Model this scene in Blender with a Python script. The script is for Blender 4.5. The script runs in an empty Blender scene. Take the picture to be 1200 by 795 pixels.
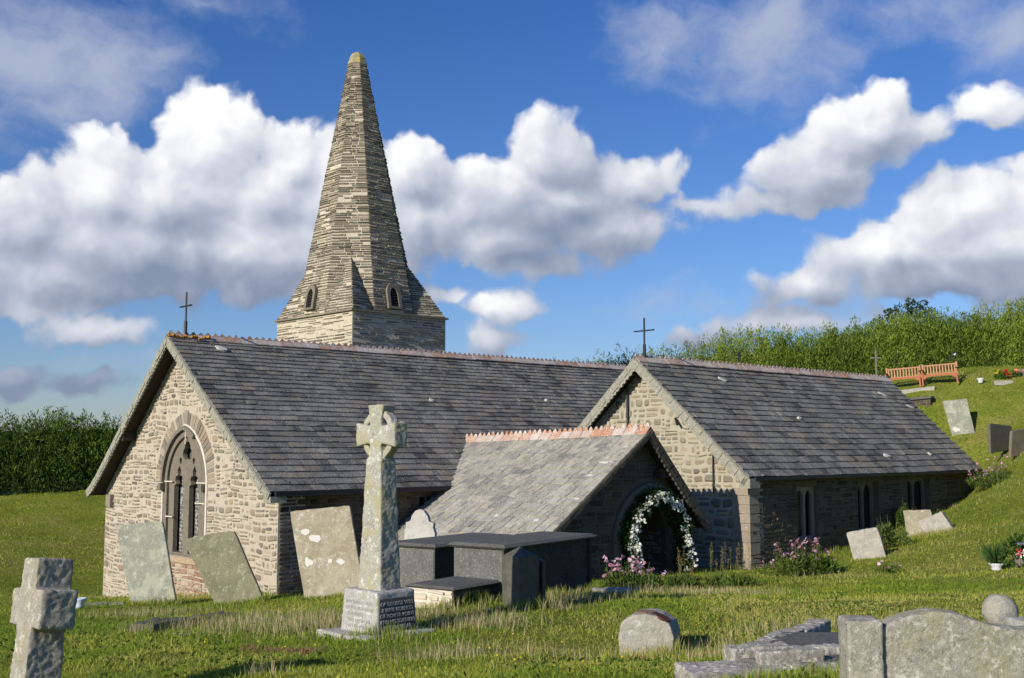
import bpy, bmesh, math, random
import numpy as np
from mathutils import Vector, Matrix, noise as mnoise
from mathutils.geometry import tessellate_polygon
rad = math.radians
SC = bpy.context.scene
COL = SC.collection
random.seed(7)
rng = np.random.default_rng(11)

# ------------------------------------------------------------------ camera
FPX, CZ = 1278.0, 4.0
TH = math.atan(125.5 / FPX)
cam_d = bpy.data.cameras.new('camera'); cam = bpy.data.objects.new('camera', cam_d); COL.objects.link(cam)
cam_d.sensor_width = 36; cam_d.lens = FPX / 1200 * 36; cam_d.clip_start = 0.1; cam_d.clip_end = 6000
cam.location = (0, 0, CZ); cam.rotation_euler = (math.pi / 2 + TH, 0, 0)
SC.camera = cam

def ray(px, py):
    a, b = (px - 600) / FPX, (397.5 - py) / FPX
    d = np.array([a, math.cos(TH) - b * math.sin(TH), math.sin(TH) + b * math.cos(TH)])
    return d / d[1]
def at(px, py, Y): return np.array([0, 0, CZ]) + ray(px, py) * Y
def at_z(px, py, z):
    r = ray(px, py); return np.array([0, 0, CZ]) + r * ((z - CZ) / r[2])
# church axes: x east, y north in its own frame
CA = rad(43.05)
CE = np.array([math.cos(CA), math.sin(CA), 0]); CN = np.array([-math.sin(CA), math.cos(CA), 0])
CO = np.array([-5.294, 24.956, 0.0])
def W(e, n, z=0.0): return CO + CE * e + CN * n + np.array([0, 0, z])

# ------------------------------------------------------------------ sun + sky
SUN_A, SUN_EL = rad(4.0), rad(23.8)      # a little south of the church's west
sd = -(CE * math.cos(SUN_A) + CN * math.sin(SUN_A))       # horizontal, toward the sun
sdir = Vector((sd[0] * math.cos(SUN_EL), sd[1] * math.cos(SUN_EL), math.sin(SUN_EL)))
sl = bpy.data.lights.new('sun', 'SUN'); sl.energy = 5.0; sl.angle = rad(0.5); sl.color = (1.0, 0.91, 0.77)
sun = bpy.data.objects.new('sun', sl); COL.objects.link(sun)
sun.rotation_euler = sdir.to_track_quat('Z', 'Y').to_euler()
SC.view_settings.view_transform = 'Standard'; SC.view_settings.look = 'None'
SC.cycles.max_bounces = 5; SC.cycles.diffuse_bounces = 2; SC.cycles.glossy_bounces = 2; SC.cycles.transmission_bounces = 2; SC.cycles.transparent_max_bounces = 4
SC.view_settings.exposure = 0.15; SC.view_settings.gamma = 1.0
SKY_STR = 0.085

world = bpy.data.worlds.new('World'); SC.world = world; world.use_nodes = True
wt = world.node_tree; wt.nodes.clear()

class NT:
    """tiny node-writing helper"""
    def __init__(s, tree): s.t = tree
    def n(s, typ, **kw):
        nd = s.t.nodes.new(typ)
        for k, v in kw.items(): setattr(nd, k, v)
        return nd
    def l(s, a, b): s.t.links.new(a, b)
    def setin(s, sock, v):
        if hasattr(v, 'is_output') or isinstance(v, bpy.types.NodeSocket): s.l(v, sock)
        else: sock.default_value = v
    def m(s, op, a, b=0.0, c=0.0, clamp=False):
        nd = s.n('ShaderNodeMath', operation=op, use_clamp=clamp)
        s.setin(nd.inputs[0], a); s.setin(nd.inputs[1], b); s.setin(nd.inputs[2], c)
        return nd.outputs[0]
    def v(s, op, a, b=(0, 0, 0), c=(0, 0, 0)):
        nd = s.n('ShaderNodeVectorMath', operation=op)
        s.setin(nd.inputs[0], a); s.setin(nd.inputs[1], b)
        if op == 'MULTIPLY_ADD': s.setin(nd.inputs[2], c)
        return nd.outputs['Value'] if op in ('LENGTH', 'DOT_PRODUCT', 'DISTANCE') else nd.outputs[0]
    def scale(s, a, f):
        nd = s.n('ShaderNodeVectorMath', operation='SCALE'); s.setin(nd.inputs[0], a); s.setin(nd.inputs['Scale'], f); return nd.outputs[0]
    def noise(s, vec, scale, detail=4, rough=0.55, dist=0.0, out='Fac', dim='3D'):
        nd = s.n('ShaderNodeTexNoise', noise_dimensions=dim); s.setin(nd.inputs['Vector'], vec)
        nd.inputs['Scale'].default_value = scale; nd.inputs['Detail'].default_value = detail
        nd.inputs['Roughness'].default_value = rough; nd.inputs['Distortion'].default_value = dist
        return nd.outputs[out]
    def voro(s, vec, scale, feature='F1', out='Distance', rand=1.0, detail=0.0, dim='3D'):
        nd = s.n('ShaderNodeTexVoronoi', feature=feature, voronoi_dimensions=dim); s.setin(nd.inputs['Vector'], vec)
        nd.inputs['Scale'].default_value = scale; nd.inputs['Randomness'].default_value = rand
        if 'Detail' in nd.inputs: nd.inputs['Detail'].default_value = detail
        return nd.outputs[out]
    def ramp(s, fac, stops, interp='LINEAR'):
        nd = s.n('ShaderNodeValToRGB'); s.setin(nd.inputs[0], fac); cr = nd.color_ramp; cr.interpolation = interp
        while len(cr.elements) > 1: cr.elements.remove(cr.elements[0])
        cr.elements[0].position = stops[0][0]; cr.elements[0].color = (*stops[0][1], 1)
        for p, c in stops[1:]:
            e = cr.elements.new(p); e.color = (*c, 1)
        return nd.outputs[0]
    def mix(s, f, a, b, blend='MIX'):
        nd = s.n('ShaderNodeMix', data_type='RGBA', blend_type=blend)
        s.setin(nd.inputs[0], f)
        for sock, v in ((nd.inputs[6], a), (nd.inputs[7], b)):
            if isinstance(v, tuple) and len(v) == 3: v = (*v, 1)
            s.setin(sock, v)
        return nd.outputs[2]
    def sstep(s, x, a, b):
        nd = s.n('ShaderNodeMapRange', interpolation_type='SMOOTHSTEP')
        s.setin(nd.inputs[0], x); nd.inputs[1].default_value = a; nd.inputs[2].default_value = b
        return nd.outputs[0]

def azel(px, py):
    d = ray(px, py); d = d / np.linalg.norm(d)
    return math.atan2(d[0], d[1]), math.asin(d[2])
PX = 1 / FPX
THICK = [(112, 225, 66, 82), (252, 168, 62, 66), (200, 240, 120, 75), (345, 190, 52, 56), (405, 225, 80, 88), (310, 230, 60, 60), (475, 205, 60, 56),
         (170, 295, 210, 74), (28, 262, 56, 66), (60, 325, 170, 52), (320, 305, 210, 58), (478, 262, 80, 56),
         (640, 188, 60, 56), (600, 225, 90, 50), (735, 205, 74, 42), (640, 240, 110, 48), (700, 268, 105, 42), (590, 285, 85, 36), (640, 308, 75, 24), (545, 242, 60, 34), (815, 240, 60, 14),
         (1010, 150, 76, 60), (965, 200, 82, 52), (900, 238, 80, 28), (1080, 150, 44, 32), (1155, 128, 56, 28),
         (1135, 255, 84, 58), (1050, 305, 95, 46), (950, 345, 85, 26), (1180, 295, 110, 66), (1250, 250, 80, 70), (1100, 330, 150, 34),
         (930, 384, 90, 16), (1060, 378, 90, 12), (1190, 360, 60, 12),
         (600, 362, 56, 26), (575, 398, 58, 22), (105, 382, 80, 28), (92, 458, 40, 18), (530, 345, 40, 18), (840, 396, 40, 10), (20, 455, 30, 20)]
THIN = [(40, 60, 120, 85), (120, 85, 90, 50), (235, 8, 60, 18), (50, 130, 80, 40), (760, 55, 80, 42), (880, 40, 120, 52), (1040, 8, 120, 22),
        (1185, 45, 50, 40), (880, 100, 70, 22), (832, 150, 22, 12), (180, 425, 40, 12), (690, 355, 60, 10)]
def cloud_group():
    g = bpy.data.node_groups.new('cloud_field', 'ShaderNodeTree')
    g.interface.new_socket('P', in_out='INPUT', socket_type='NodeSocketVector')
    g.interface.new_socket('Thick', in_out='OUTPUT', socket_type='NodeSocketFloat')
    g.interface.new_socket('Thin', in_out='OUTPUT', socket_type='NodeSocketFloat')
    q = NT(g); gi = q.n('NodeGroupInput'); go = q.n('NodeGroupOutput'); P = gi.outputs[0]
    w1 = q.noise(P, 7, 2, 0.5, out='Color', dim='2D'); w2 = q.noise(P, 26, 3, 0.55, out='Color', dim='2D')
    Pw = q.v('ADD', P, q.scale(q.v('SUBTRACT', w1, (.5, .5, .5)), 0.035))
    Pw = q.v('ADD', Pw, q.scale(q.v('SUBTRACT', w2, (.5, .5, .5)), 0.022))
    def blobs(lst, k):
        acc = None
        for (x, y, rx, ry) in lst:
            a, e = azel(x, y)
            d = q.v('LENGTH', q.v('MULTIPLY', q.v('SUBTRACT', Pw, (a, e, 0)), (1 / (rx * PX), 1 / (ry * PX), 0)))
            f = q.m('MULTIPLY', q.m('SUBTRACT', 1.0, d), min(1.0, ry / 55))
            acc = f if acc is None else q.m('SMOOTH_MAX', acc, f, k)
        return acc
    tk = blobs(THICK, 0.16); tn = blobs(THIN, 0.4)
    n1 = q.noise(Pw, 14, 7, 0.56, dim='2D')
    n2 = q.voro(Pw, 26, 'SMOOTH_F1', detail=1.0, dim='2D')
    n2b = q.voro(Pw, 62, 'SMOOTH_F1', dim='2D')
    tk = q.m('ADD', tk, q.m('MULTIPLY', q.m('SUBTRACT', n1, 0.5), 0.68))
    tk = q.m('ADD', tk, q.m('MULTIPLY', q.m('SUBTRACT', 0.45, n2), 0.26))
    tk = q.m('ADD', tk, q.m('MULTIPLY', q.m('SUBTRACT', 0.45, n2b), 0.12))
    n3 = q.noise(q.v('MULTIPLY', Pw, (1, 1.5, 1)), 9, 6, 0.6, dim='2D')
    tn = q.m('ADD', tn, q.m('MULTIPLY', q.m('SUBTRACT', n3, 0.52), 2.2))
    q.l(tk, go.inputs[0]); q.l(tn, go.inputs[1])
    return g
q = NT(wt)
tc = q.n('ShaderNodeTexCoord'); sep = q.n('ShaderNodeSeparateXYZ'); q.l(tc.outputs['Generated'], sep.inputs[0])
az = q.m('ARCTAN2', sep.outputs[0], sep.outputs[1]); el = q.m('ARCSINE', sep.outputs[2])
cmb = q.n('ShaderNodeCombineXYZ'); q.l(az, cmb.inputs[0]); q.l(el, cmb.inputs[1])
grp = cloud_group()
def field(vec):
    nd = q.n('ShaderNodeGroup'); nd.node_tree = grp; q.setin(nd.inputs[0], vec); return nd.outputs
P0 = cmb.outputs[0]
f0 = field(P0); f1 = field(q.v('ADD', P0, (-0.012, 0.016, 0)))
BANKS = [(230, 230, 330, 150, 120, 375), (690, 230, 190, 110, 45, 360), (1010, 180, 190, 80, 95, 275), (1120, 285, 190, 80, 195, 372), (590, 380, 80, 45, 335, 425), (100, 392, 100, 30, 360, 415), (1000, 390, 180, 14, 362, 395)]
num = den = None
for bx_, by_, brx, bry, yt, yb in BANKS:
    a_, e_ = azel(bx_, by_); e0 = azel(bx_, yb)[1]; e1 = azel(bx_, yt)[1]
    d_ = q.v('LENGTH', q.v('MULTIPLY', q.v('SUBTRACT', P0, (a_, e_, 0)), (1 / (brx * PX), 1 / (bry * PX), 0)))
    w_ = q.m('DIVIDE', 1.0, q.m('ADD', q.m('POWER', d_, 4.0), 0.05))
    g_ = q.m('DIVIDE', q.m('SUBTRACT', el, e0), e1 - e0)
    num = q.m('MULTIPLY', w_, g_) if num is None else q.m('ADD', num, q.m('MULTIPLY', w_, g_)); den = w_ if den is None else q.m('ADD', den, w_)
bankg = q.m('DIVIDE', num, den)
sky = q.n('ShaderNodeTexSky', sky_type='NISHITA'); sky.sun_disc = False
sky.sun_elevation = SUN_EL; sky.sun_rotation = math.atan2(sdir.x, sdir.y)
sky.air_density = 1.0; sky.dust_density = 0.35; sky.ozone_density = 3.2; sky.altitude = 50
skyc = q.mix(1.0, sky.outputs[0], q.ramp(el, [(0.0, (0.84, 0.90, 1.14)), (0.18, (0.64, 0.85, 1.22)), (0.45, (0.37, 0.72, 1.27))]), 'MULTIPLY')
a_thick = q.sstep(f0[0], -0.04, 0.20)
shade = q.m('SUBTRACT', f0[0], f1[0]); shade = q.m('MULTIPLY_ADD', shade, 0.55, 0.0)
macro = q.m('MULTIPLY_ADD', bankg, 0.72, q.m('MULTIPLY', q.m('SUBTRACT', q.noise(P0, 9, 4, 0.55, dim='2D'), 0.5), 0.55))
lum = q.m('ADD', q.m('ADD', shade, macro), 0.12, clamp=True)
thinness = q.sstep(f0[0], 0.0, 0.5)
K = 1 / SKY_STR
ccol = q.ramp(lum, [(0.0, (0.22 * K, 0.27 * K, 0.38 * K)), (0.3, (0.36 * K, 0.41 * K, 0.52 * K)), (0.6, (0.60 * K, 0.63 * K, 0.71 * K)), (0.88, (0.88 * K, 0.88 * K, 0.90 * K)), (1.0, (0.93 * K, 0.93 * K, 0.94 * K))])
a_thin = q.m('MULTIPLY', q.sstep(f0[1], -0.35, 1.0), 0.85)
c1 = q.mix(a_thin, skyc, (0.42 * K, 0.47 * K, 0.60 * K))
c2 = q.mix(a_thick, c1, ccol)
world.cycles.sampling_method = 'MANUAL'; world.cycles.sample_map_resolution = 256
bg = q.n('ShaderNodeBackground'); q.l(c2, bg.inputs[0]); bg.inputs[1].default_value = SKY_STR
wo = q.n('ShaderNodeOutputWorld'); q.l(bg.outputs[0], wo.inputs[0])

# ------------------------------------------------------------------ object helpers
def tag(o, label=None, cat=None, group=None, kind=None):
    if label: o['label'] = label
    if cat: o['category'] = cat
    if group: o['group'] = group
    if kind: o['kind'] = kind
    return o
def empty(name, loc=(0, 0, 0), rz=0.0):
    o = bpy.data.objects.new(name, None); COL.objects.link(o); o.location = loc; o.rotation_euler = (0, 0, rz)
    o.empty_display_size = 0.3
    return o
class MB:
    def __init__(s): s.v = []; s.f = []; s.mi = []
    def add(s, vs, fs, mi=0):
        b = len(s.v); s.v.extend([tuple(map(float, p)) for p in vs]); s.f.extend([[i + b for i in f] for f in fs]); s.mi.extend([mi] * len(fs))
    def box(s, lo, hi, mi=0, M=None):
        (x0, y0, z0), (x1, y1, z1) = lo, hi
        vs = [(x0, y0, z0), (x1, y0, z0), (x1, y1, z0), (x0, y1, z0), (x0, y0, z1), (x1, y0, z1), (x1, y1, z1), (x0, y1, z1)]
        if M is not None: vs = [tuple(M @ Vector(p)) for p in vs]
        s.add(vs, [(0, 3, 2, 1), (4, 5, 6, 7), (0, 1, 5, 4), (1, 2, 6, 5), (2, 3, 7, 6), (3, 0, 4, 7)], mi)
    def hexa(s, vs, mi=0):
        s.add(vs, [(0, 3, 2, 1), (4, 5, 6, 7), (0, 1, 5, 4), (1, 2, 6, 5), (2, 3, 7, 6), (3, 0, 4, 7)], mi)
    def tube(s, pts, r, seg=8, mi=0, cap=True):
        pts = [Vector(p) for p in pts]; rs = r if isinstance(r, (list, tuple)) else [r] * len(pts)
        rings = []
        for i, p in enumerate(pts):
            t = (pts[min(i + 1, len(pts) - 1)] - pts[max(i - 1, 0)]).normalized()
            a = Vector((0, 0, 1)) if abs(t.z) < .9 else Vector((1, 0, 0))
            u = t.cross(a).normalized(); w = t.cross(u)
            rings.append([p + (u * math.cos(2 * math.pi * k / seg) + w * math.sin(2 * math.pi * k / seg)) * rs[i] for k in range(seg)])
        vs = [tuple(p) for rg in rings for p in rg]; fs = []
        for i in range(len(pts) - 1):
            for k in range(seg):
                a, b = i * seg + k, i * seg + (k + 1) % seg
                fs.append((a, b, b + seg, a + seg))
        if cap: fs.append(tuple(range(seg))[::-1]); fs.append(tuple((len(pts) - 1) * seg + k for k in range(seg)))
        s.add(vs, fs, mi)
    def slab(s, fr, outer, t0, t1, holes=(), mi=0, mi_side=None):
        """2-D polygon (with holes) in frame fr=(o,u,v,n), extruded from depth t0 to t1 along n"""
        o, u, v, n = [Vector(a) for a in fr]; mi_side = mi if mi_side is None else mi_side
        loops = [list(outer)] + [list(h) for h in holes]
        tris = tessellate_polygon([[Vector((a, b, 0)) for a, b in lp] for lp in loops])
        flat = [p for lp in loops for p in lp]; n2 = len(flat)
        pos = lambda a, b, t: tuple(o + u * a + v * b + n * t)
        vs = [pos(a, b, t1) for a, b in flat] + [pos(a, b, t0) for a, b in flat]
        fr_f = []; 
        for tr in tris:
            (ax, ay), (bx, by), (cx, cy) = [flat[i] for i in tr]
            ar = (bx - ax) * (cy - ay) - (by - ay) * (cx - ax)
            if abs(ar) < 1e-10: continue
            fr_f.append(tuple(tr) if ar > 0 else tuple(tr[::-1]))
        s.add(vs, [f for f in fr_f] + [tuple(i + n2 for i in f[::-1]) for f in fr_f], mi)
        b0 = 0; sv = []; sf = []
        for lp in loops:
            k = len(lp)
            for i in range(k):
                j = (i + 1) % k
                c = len(sv)
                sv += [pos(*lp[i], t1), pos(*lp[j], t1), pos(*lp[j], t0), pos(*lp[i], t0)]
                sf.append((c, c + 1, c + 2, c + 3))
        s.add(sv, sf, mi_side)
    def build(s, name, mats, parent=None, smooth=False, loc=None, weld=False):
        me = bpy.data.meshes.new(name); me.from_pydata(s.v, [], s.f)
        for m in (mats if isinstance(mats, (list, tuple)) else [mats]): me.materials.append(m)
        me.polygons.foreach_set('material_index', s.mi)
        if smooth: me.polygons.foreach_set('use_smooth', [True] * len(s.f))
        me.update()
        if weld:
            bm = bmesh.new(); bm.from_mesh(me); bmesh.ops.remove_doubles(bm, verts=bm.verts, dist=1e-4)
            bmesh.ops.recalc_face_normals(bm, faces=bm.faces); bm.to_mesh(me); bm.free()
        o = bpy.data.objects.new(name, me); COL.objects.link(o)
        if parent is not None: o.parent = parent
        if loc is not None: o.location = loc
        return o
def bake(o, mods):
    """apply modifiers without bpy.ops"""
    for typ, kw in mods:
        m = o.modifiers.new(typ.lower(), typ)
        for k, v in kw.items(): setattr(m, k, v)
    dg = bpy.context.evaluated_depsgraph_get(); dg.update()
    me = bpy.data.meshes.new_from_object(o.evaluated_get(dg), depsgraph=dg)
    me.name = o.name; o.modifiers.clear(); old = o.data; o.data = me; bpy.data.meshes.remove(old)
    return o
_tx = {}
def ctex(scale):
    if scale not in _tx:
        t = bpy.data.textures.new('clouds_%g' % scale, 'CLOUDS'); t.noise_scale = scale; t.noise_depth = 3; _tx[scale] = t
    return _tx[scale]
def roughen(o, voxel, strength, scale=0.12, s2=0.006, round_=2):
    bake(o, [('REMESH', dict(mode='VOXEL', voxel_size=voxel, use_smooth_shade=True)),
             ('SMOOTH', dict(factor=0.5, iterations=round_)),
             ('DISPLACE', dict(texture=ctex(scale), strength=strength, mid_level=0.5, texture_coords='GLOBAL')),
             ('DISPLACE', dict(texture=ctex(0.035), strength=s2, mid_level=0.5, texture_coords='GLOBAL'))])
    for p in o.data.polygons: p.use_smooth = True
    return o
def rough_thing(mb, name, mat, voxel, strength, parent=None, scale=0.12, s2=0.006, round_=2):
    o = mb.build(name, mat, parent, weld=True); return roughen(o, voxel, strength, scale, s2, round_)

def arch(w, spring, apex, n=10, x0=0.0, base=0.0):
    """pointed arch outline (counter-clockwise), half width w/2 about x0"""
    a, r = w / 2, apex - spring
    R = (a * a + r * r) / (2 * a)
    pts = [(x0 - a, base), (x0 + a, base)]
    a1 = math.asin(min(1, r / R))
    right = [(x0 + a - R + R * math.cos(a1 * i / n), spring + R * math.sin(a1 * i / n)) for i in range(n + 1)]
    pts += right
    pts += [(2 * x0 - x, y) for x, y in right[-2::-1]]
    return pts
def ellipse(cx, cy, rx, ry, n=14): return [(cx + rx * math.cos(2 * math.pi * i / n), cy + ry * math.sin(2 * math.pi * i / n)) for i in range(n)]

def sub_spans(sp, h0, h1):
    out = []
    for a, b in sp:
        if h1 <= a or h0 >= b: out.append((a, b)); continue
        if a < h0: out.append((a, h0))
        if b > h1: out.append((h1, b))
    return out
def stones(mb, fr, v0, v1, spans, rowh, lens, gap=0.02, prot=(0.008, 0.03), cham=0.25, mi=0, rnd=None, wav=0.03, drop=0.0):
    """coursed rubble: separate chamfered stones proud of the wall plane"""
    rnd = rnd or random
    o, u, v, n = [Vector(a) for a in fr]
    y = v0
    while y < v1 - 0.02:
        h = min(rnd.uniform(*rowh), v1 - y)
        if v1 - y - h < rowh[0] * .6: h = v1 - y
        for a, b in spans(y, y + h):
            x = a
            if b - a < 0.05: continue
            while x < b - 0.01:
                L = rnd.uniform(*lens)
                if b - x - L < lens[0] * .7: L = b - x
                parts = [(0, h)]
                if h > rowh[0] * 1.5 and rnd.random() < .42: c = h * rnd.uniform(.4, .6); parts = [(0, c), (c, h)]
                for p0, p1 in parts:
                    if rnd.random() < drop: continue
                    g = gap * rnd.uniform(.5, 1.7) / 2
                    x0, x1, y0, y1 = x + g, x + L - g, y + p0 + g, y + p1 - g
                    ww, hh = x1 - x0, y1 - y0
                    if ww < .02 or hh < .01: continue
                    wv = lambda xx, yy: wav * mnoise.noise(Vector((xx * 1.3, yy * .8, 3.3))) + .008 * mnoise.noise(Vector((xx * 9, yy * 9, 1.3)))
                    c = min(ww, hh) * .42
                    pts = [(x0 + c * rnd.random(), y0), (x1 - c * rnd.random(), y0), (x1, y0 + c * rnd.random()), (x1, y1 - c * rnd.random()),
                           (x1 - c * rnd.random(), y1), (x0 + c * rnd.random(), y1), (x0, y1 - c * rnd.random()), (x0, y0 + c * rnd.random())]
                    cx, cy = (x0 + x1) / 2, (y0 + y1) / 2
                    d = rnd.uniform(*prot); ch = min(ww, hh) * cham * .5
                    tx, ty = rnd.uniform(-.04, .04), rnd.uniform(-.08, .08)
                    vs = []
                    for px_, py_ in pts:
                        yy = py_ + wv(px_, py_) * (1 if abs(py_ - v0) > .05 else 0)
                        vs.append(tuple(o + u * px_ + v * yy - n * 0.012))
                    for px_, py_ in pts:
                        yy = py_ + wv(px_, py_)
                        sx = px_ - math.copysign(min(ch, abs(px_ - cx) * .6), px_ - cx); sy = yy - math.copysign(min(ch, abs(yy - cy) * .6), yy - cy)
                        vs.append(tuple(o + u * sx + v * sy + n * (d + (sx - cx) * tx + (sy - cy) * ty)))
                    mb.add(vs, [tuple(range(8, 16))] + [(i, (i + 1) % 8, 8 + (i + 1) % 8, 8 + i) for i in range(8)], mi)
                x += L
        y += h
def slates(mb, fr, eave_len_fn, rows_len, course, wid, rnd, mi=0, t=0.020, lift=0.024, sag=None):
    """overlapping slates. frame: o at eave, u along eave, v up the slope, n normal. eave_len_fn(v)->(u0,u1)"""
    o, u, v, n = [Vector(a) for a in fr]; y = -0.03; j = 0
    while y < rows_len:
        c = course * (1 - 0.25 * y / rows_len)
        u0, u1 = eave_len_fn(max(0, min(rows_len, y + c / 2)))
        x = u0 - (rnd.uniform(0, wid[0] * .6))
        while x < u1:
            w = rnd.uniform(*wid); xa, xb = max(x, u0), min(x + w, u1)
            if xb - xa > .04:
                dj = rnd.gauss(0, .006); lf = lift + rnd.uniform(-.004, .008); tw = rnd.uniform(-.004, .004)
                ya, yb = y + dj, min(y + c * 1.5, rows_len + .02)
                g = .008
                def P(a, b, k):
                    s_ = sag(a, b) if sag else 0
                    return tuple(o + u * a + v * b + n * k + Vector((0, 0, s_)))
                k0, k1 = lf + t, 0.004
                vs = [P(xa + g, ya, lf - .006 + tw), P(xb - g, ya, lf - .006 - tw), P(xb - g, yb, -.004), P(xa + g, yb, -.004),
                      P(xa + g, ya + rnd.uniform(0, .01), k0 + tw), P(xb - g, ya + rnd.uniform(0, .01), k0 - tw), P(xb - g, yb, k1), P(xa + g, yb, k1)]
                mb.hexa(vs, mi)
            x += w
        y += c; j += 1

# ------------------------------------------------------------------ materials
def mat(name):
    m = bpy.data.materials.new(name); m.use_nodes = True; t = m.node_tree; t.nodes.clear(); return m, NT(t)
def finish(q, color, rough=0.9, bump=None, bstr=0.4, bdist=0.02, spec=0.3, metal=0.0, trans=0.0):
    b = q.n('ShaderNodeBsdfPrincipled'); q.setin(b.inputs['Base Color'], color if not (isinstance(color, tuple) and len(color) == 3) else (*color, 1))
    q.setin(b.inputs['Roughness'], rough); b.inputs['Specular IOR Level'].default_value = spec; b.inputs['Metallic'].default_value = metal
    if bump is not None:
        bp = q.n('ShaderNodeBump'); q.l(bump, bp.inputs['Height']); bp.inputs['Strength'].default_value = bstr; bp.inputs['Distance'].default_value = bdist
        q.l(bp.outputs[0], b.inputs['Normal'])
    o = q.n('ShaderNodeOutputMaterial')
    if trans > 0:
        tr = q.n('ShaderNodeBsdfTranslucent'); q.setin(tr.inputs[0], color); mx = q.n('ShaderNodeMixShader'); mx.inputs[0].default_value = trans
        q.l(b.outputs[0], mx.inputs[1]); q.l(tr.outputs[0], mx.inputs[2]); q.l(mx.outputs[0], o.inputs[0])
    else: q.l(b.outputs[0], o.inputs[0])
def ocoord(q): return q.n('ShaderNodeTexCoord').outputs['Object']
def wcoord(q): return q.n('ShaderNodeNewGeometry').outputs['Position']
def island(q): return q.n('ShaderNodeNewGeometry').outputs['Random Per Island']

def m_stone(name, pal, lichen=(0.62, 0.60, 0.5), lich=0.35, var=0.35):
    m, q = mat(name); P = wcoord(q); R = island(q)
    base = q.ramp(R, [(i / max(1, len(pal) - 1), c) for i, c in enumerate(pal)])
    n1 = q.noise(P, 9, 6, .65); n2 = q.noise(P, 38, 5, .7)
    c = q.mix(q.m('MULTIPLY', q.sstep(n1, .3, .75), var), base, q.mix(1.0, base, (.45, .42, .38), 'MULTIPLY'))
    c = q.mix(q.m('MULTIPLY', q.sstep(n2, .35, .7), .4), c, q.mix(1.0, c, (1.35, 1.3, 1.2), 'MULTIPLY'))
    n3 = q.noise(P, 5, 8, .75)
    c = q.mix(q.m('MULTIPLY', q.sstep(n3, .56, .70), lich), c, lichen)
    h = q.m('ADD', q.noise(P, 25, 6, .7), q.m('MULTIPLY', n1, .8))
    finish(q, c, .92, h, .75, .03, .2)
    return m
def m_mortar(name, col, dark=(.2, .18, .14)):
    m, q = mat(name); P = wcoord(q)
    n = q.noise(P, 6, 8, .7); n2 = q.noise(P, 40, 4, .7)
    c = q.mix(q.m('MULTIPLY', q.sstep(n, .42, .72), .55), col, dark)
    c = q.mix(q.m('MULTIPLY', q.sstep(n2, .4, .7), .3), c, tuple(x * .72 for x in col))
    finish(q, c, .95, q.m('ADD', n, n2), .7, .03, .15)
    return m
def m_slate(name, pal, pale=(0.42, 0.41, 0.37), pl=.4, moss=(0.21, 0.17, 0.10), ms=.35, rough=.88):
    m, q = mat(name); P = wcoord(q); R = island(q)
    base = q.ramp(R, [(i / (len(pal)), c) for i, c in enumerate(pal)], 'CONSTANT')
    n0 = q.noise(P, 1.1, 4, .6); n1 = q.noise(P, 8, 7, .72); n2 = q.noise(P, 30, 6, .75)
    c = q.mix(q.m('MULTIPLY', q.sstep(n1, .35, .7), .55), base, q.mix(1.0, base, (.55, .54, .55), 'MULTIPLY'))
    c = q.mix(q.m('MULTIPLY', q.sstep(q.m('ADD', n2, q.m('MULTIPLY', n0, .35)), .62, .82), pl), c, pale)
    c = q.mix(q.m('MULTIPLY', q.sstep(q.noise(P, 2.6, 6, .7), .5, .68), ms), c, moss)
    h = q.m('ADD', n1, q.m('MULTIPLY', n2, .7))
    g4 = q.noise(P, 55, 6, .85)
    c = q.mix(q.m('MULTIPLY', q.sstep(g4, .5, .66), .45), c, q.mix(1.0, c, (1.7, 1.65, 1.5), 'MULTIPLY'))
    c = q.mix(q.m('MULTIPLY', q.sstep(q.noise(P, 16, 7, .8), .54, .66), .5), c, (.05, .048, .045))
    finish(q, c, rough, h, .9, .02, .15)
    return m
def m_granite(name, base, light, dark, lich=None, lich_amt=.5, scale=1.0, lscale=4.0, lth=.5):
    m, q = mat(name); P = wcoord(q)
    n1 = q.noise(P, 5 * scale, 6, .7); n2 = q.noise(P, 45 * scale, 5, .8); n3 = q.voro(P, 70 * scale)
    c = q.mix(q.sstep(n1, .35, .7), base, tuple(x * .72 for x in base))
    c = q.mix(q.m('MULTIPLY', q.sstep(n2, .5, .68), .8), c, light)
    c = q.mix(q.m('MULTIPLY', q.sstep(q.noise(P, 24 * scale, 8, .85), .53, .64), .85), c, dark)
    if lich:
        l = q.sstep(q.noise(P, lscale, 7, .7), lth, lth + .08); c = q.mix(q.m('MULTIPLY', l, lich_amt), c, lich)
        l2 = q.sstep(q.noise(P, lscale * 3, 8, .8), .545, .60); c = q.mix(q.m('MULTIPLY', l2, .85), c, light)
    c = q.mix(q.m('MULTIPLY', q.sstep(q.noise(P, 130, 3, .8), .56, .64), .55), c, light); c = q.mix(q.m('MULTIPLY', q.sstep(q.noise(P, 105, 3, .8), .57, .65), .6), c, dark)
    h = q.m('ADD', q.m('MULTIPLY', n2, 1.0), q.m('MULTIPLY', q.noise(P, 14 * scale, 6, .7), 1.6))
    finish(q, c, .94, h, .7, .012, .15)
    return m
def m_plain(name, col, rough=.7, var=.2, scale=12, spec=.3, metal=0.0, bstr=.2):
    m, q = mat(name); P = wcoord(q); n = q.noise(P, scale, 5, .65)
    c = q.mix(q.sstep(n, .3, .75), col, tuple(x * (1 - var * 1.5) for x in col))
    finish(q, c, rough, n, bstr, .01, spec, metal); return m
def m_vcol(name, rough=.75, trans=.25, attr='col'):
    m, q = mat(name); a = q.n('ShaderNodeAttribute'); a.attribute_name = attr
    finish(q, a.outputs['Color'], rough, None, spec=.15, trans=trans); return m

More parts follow.
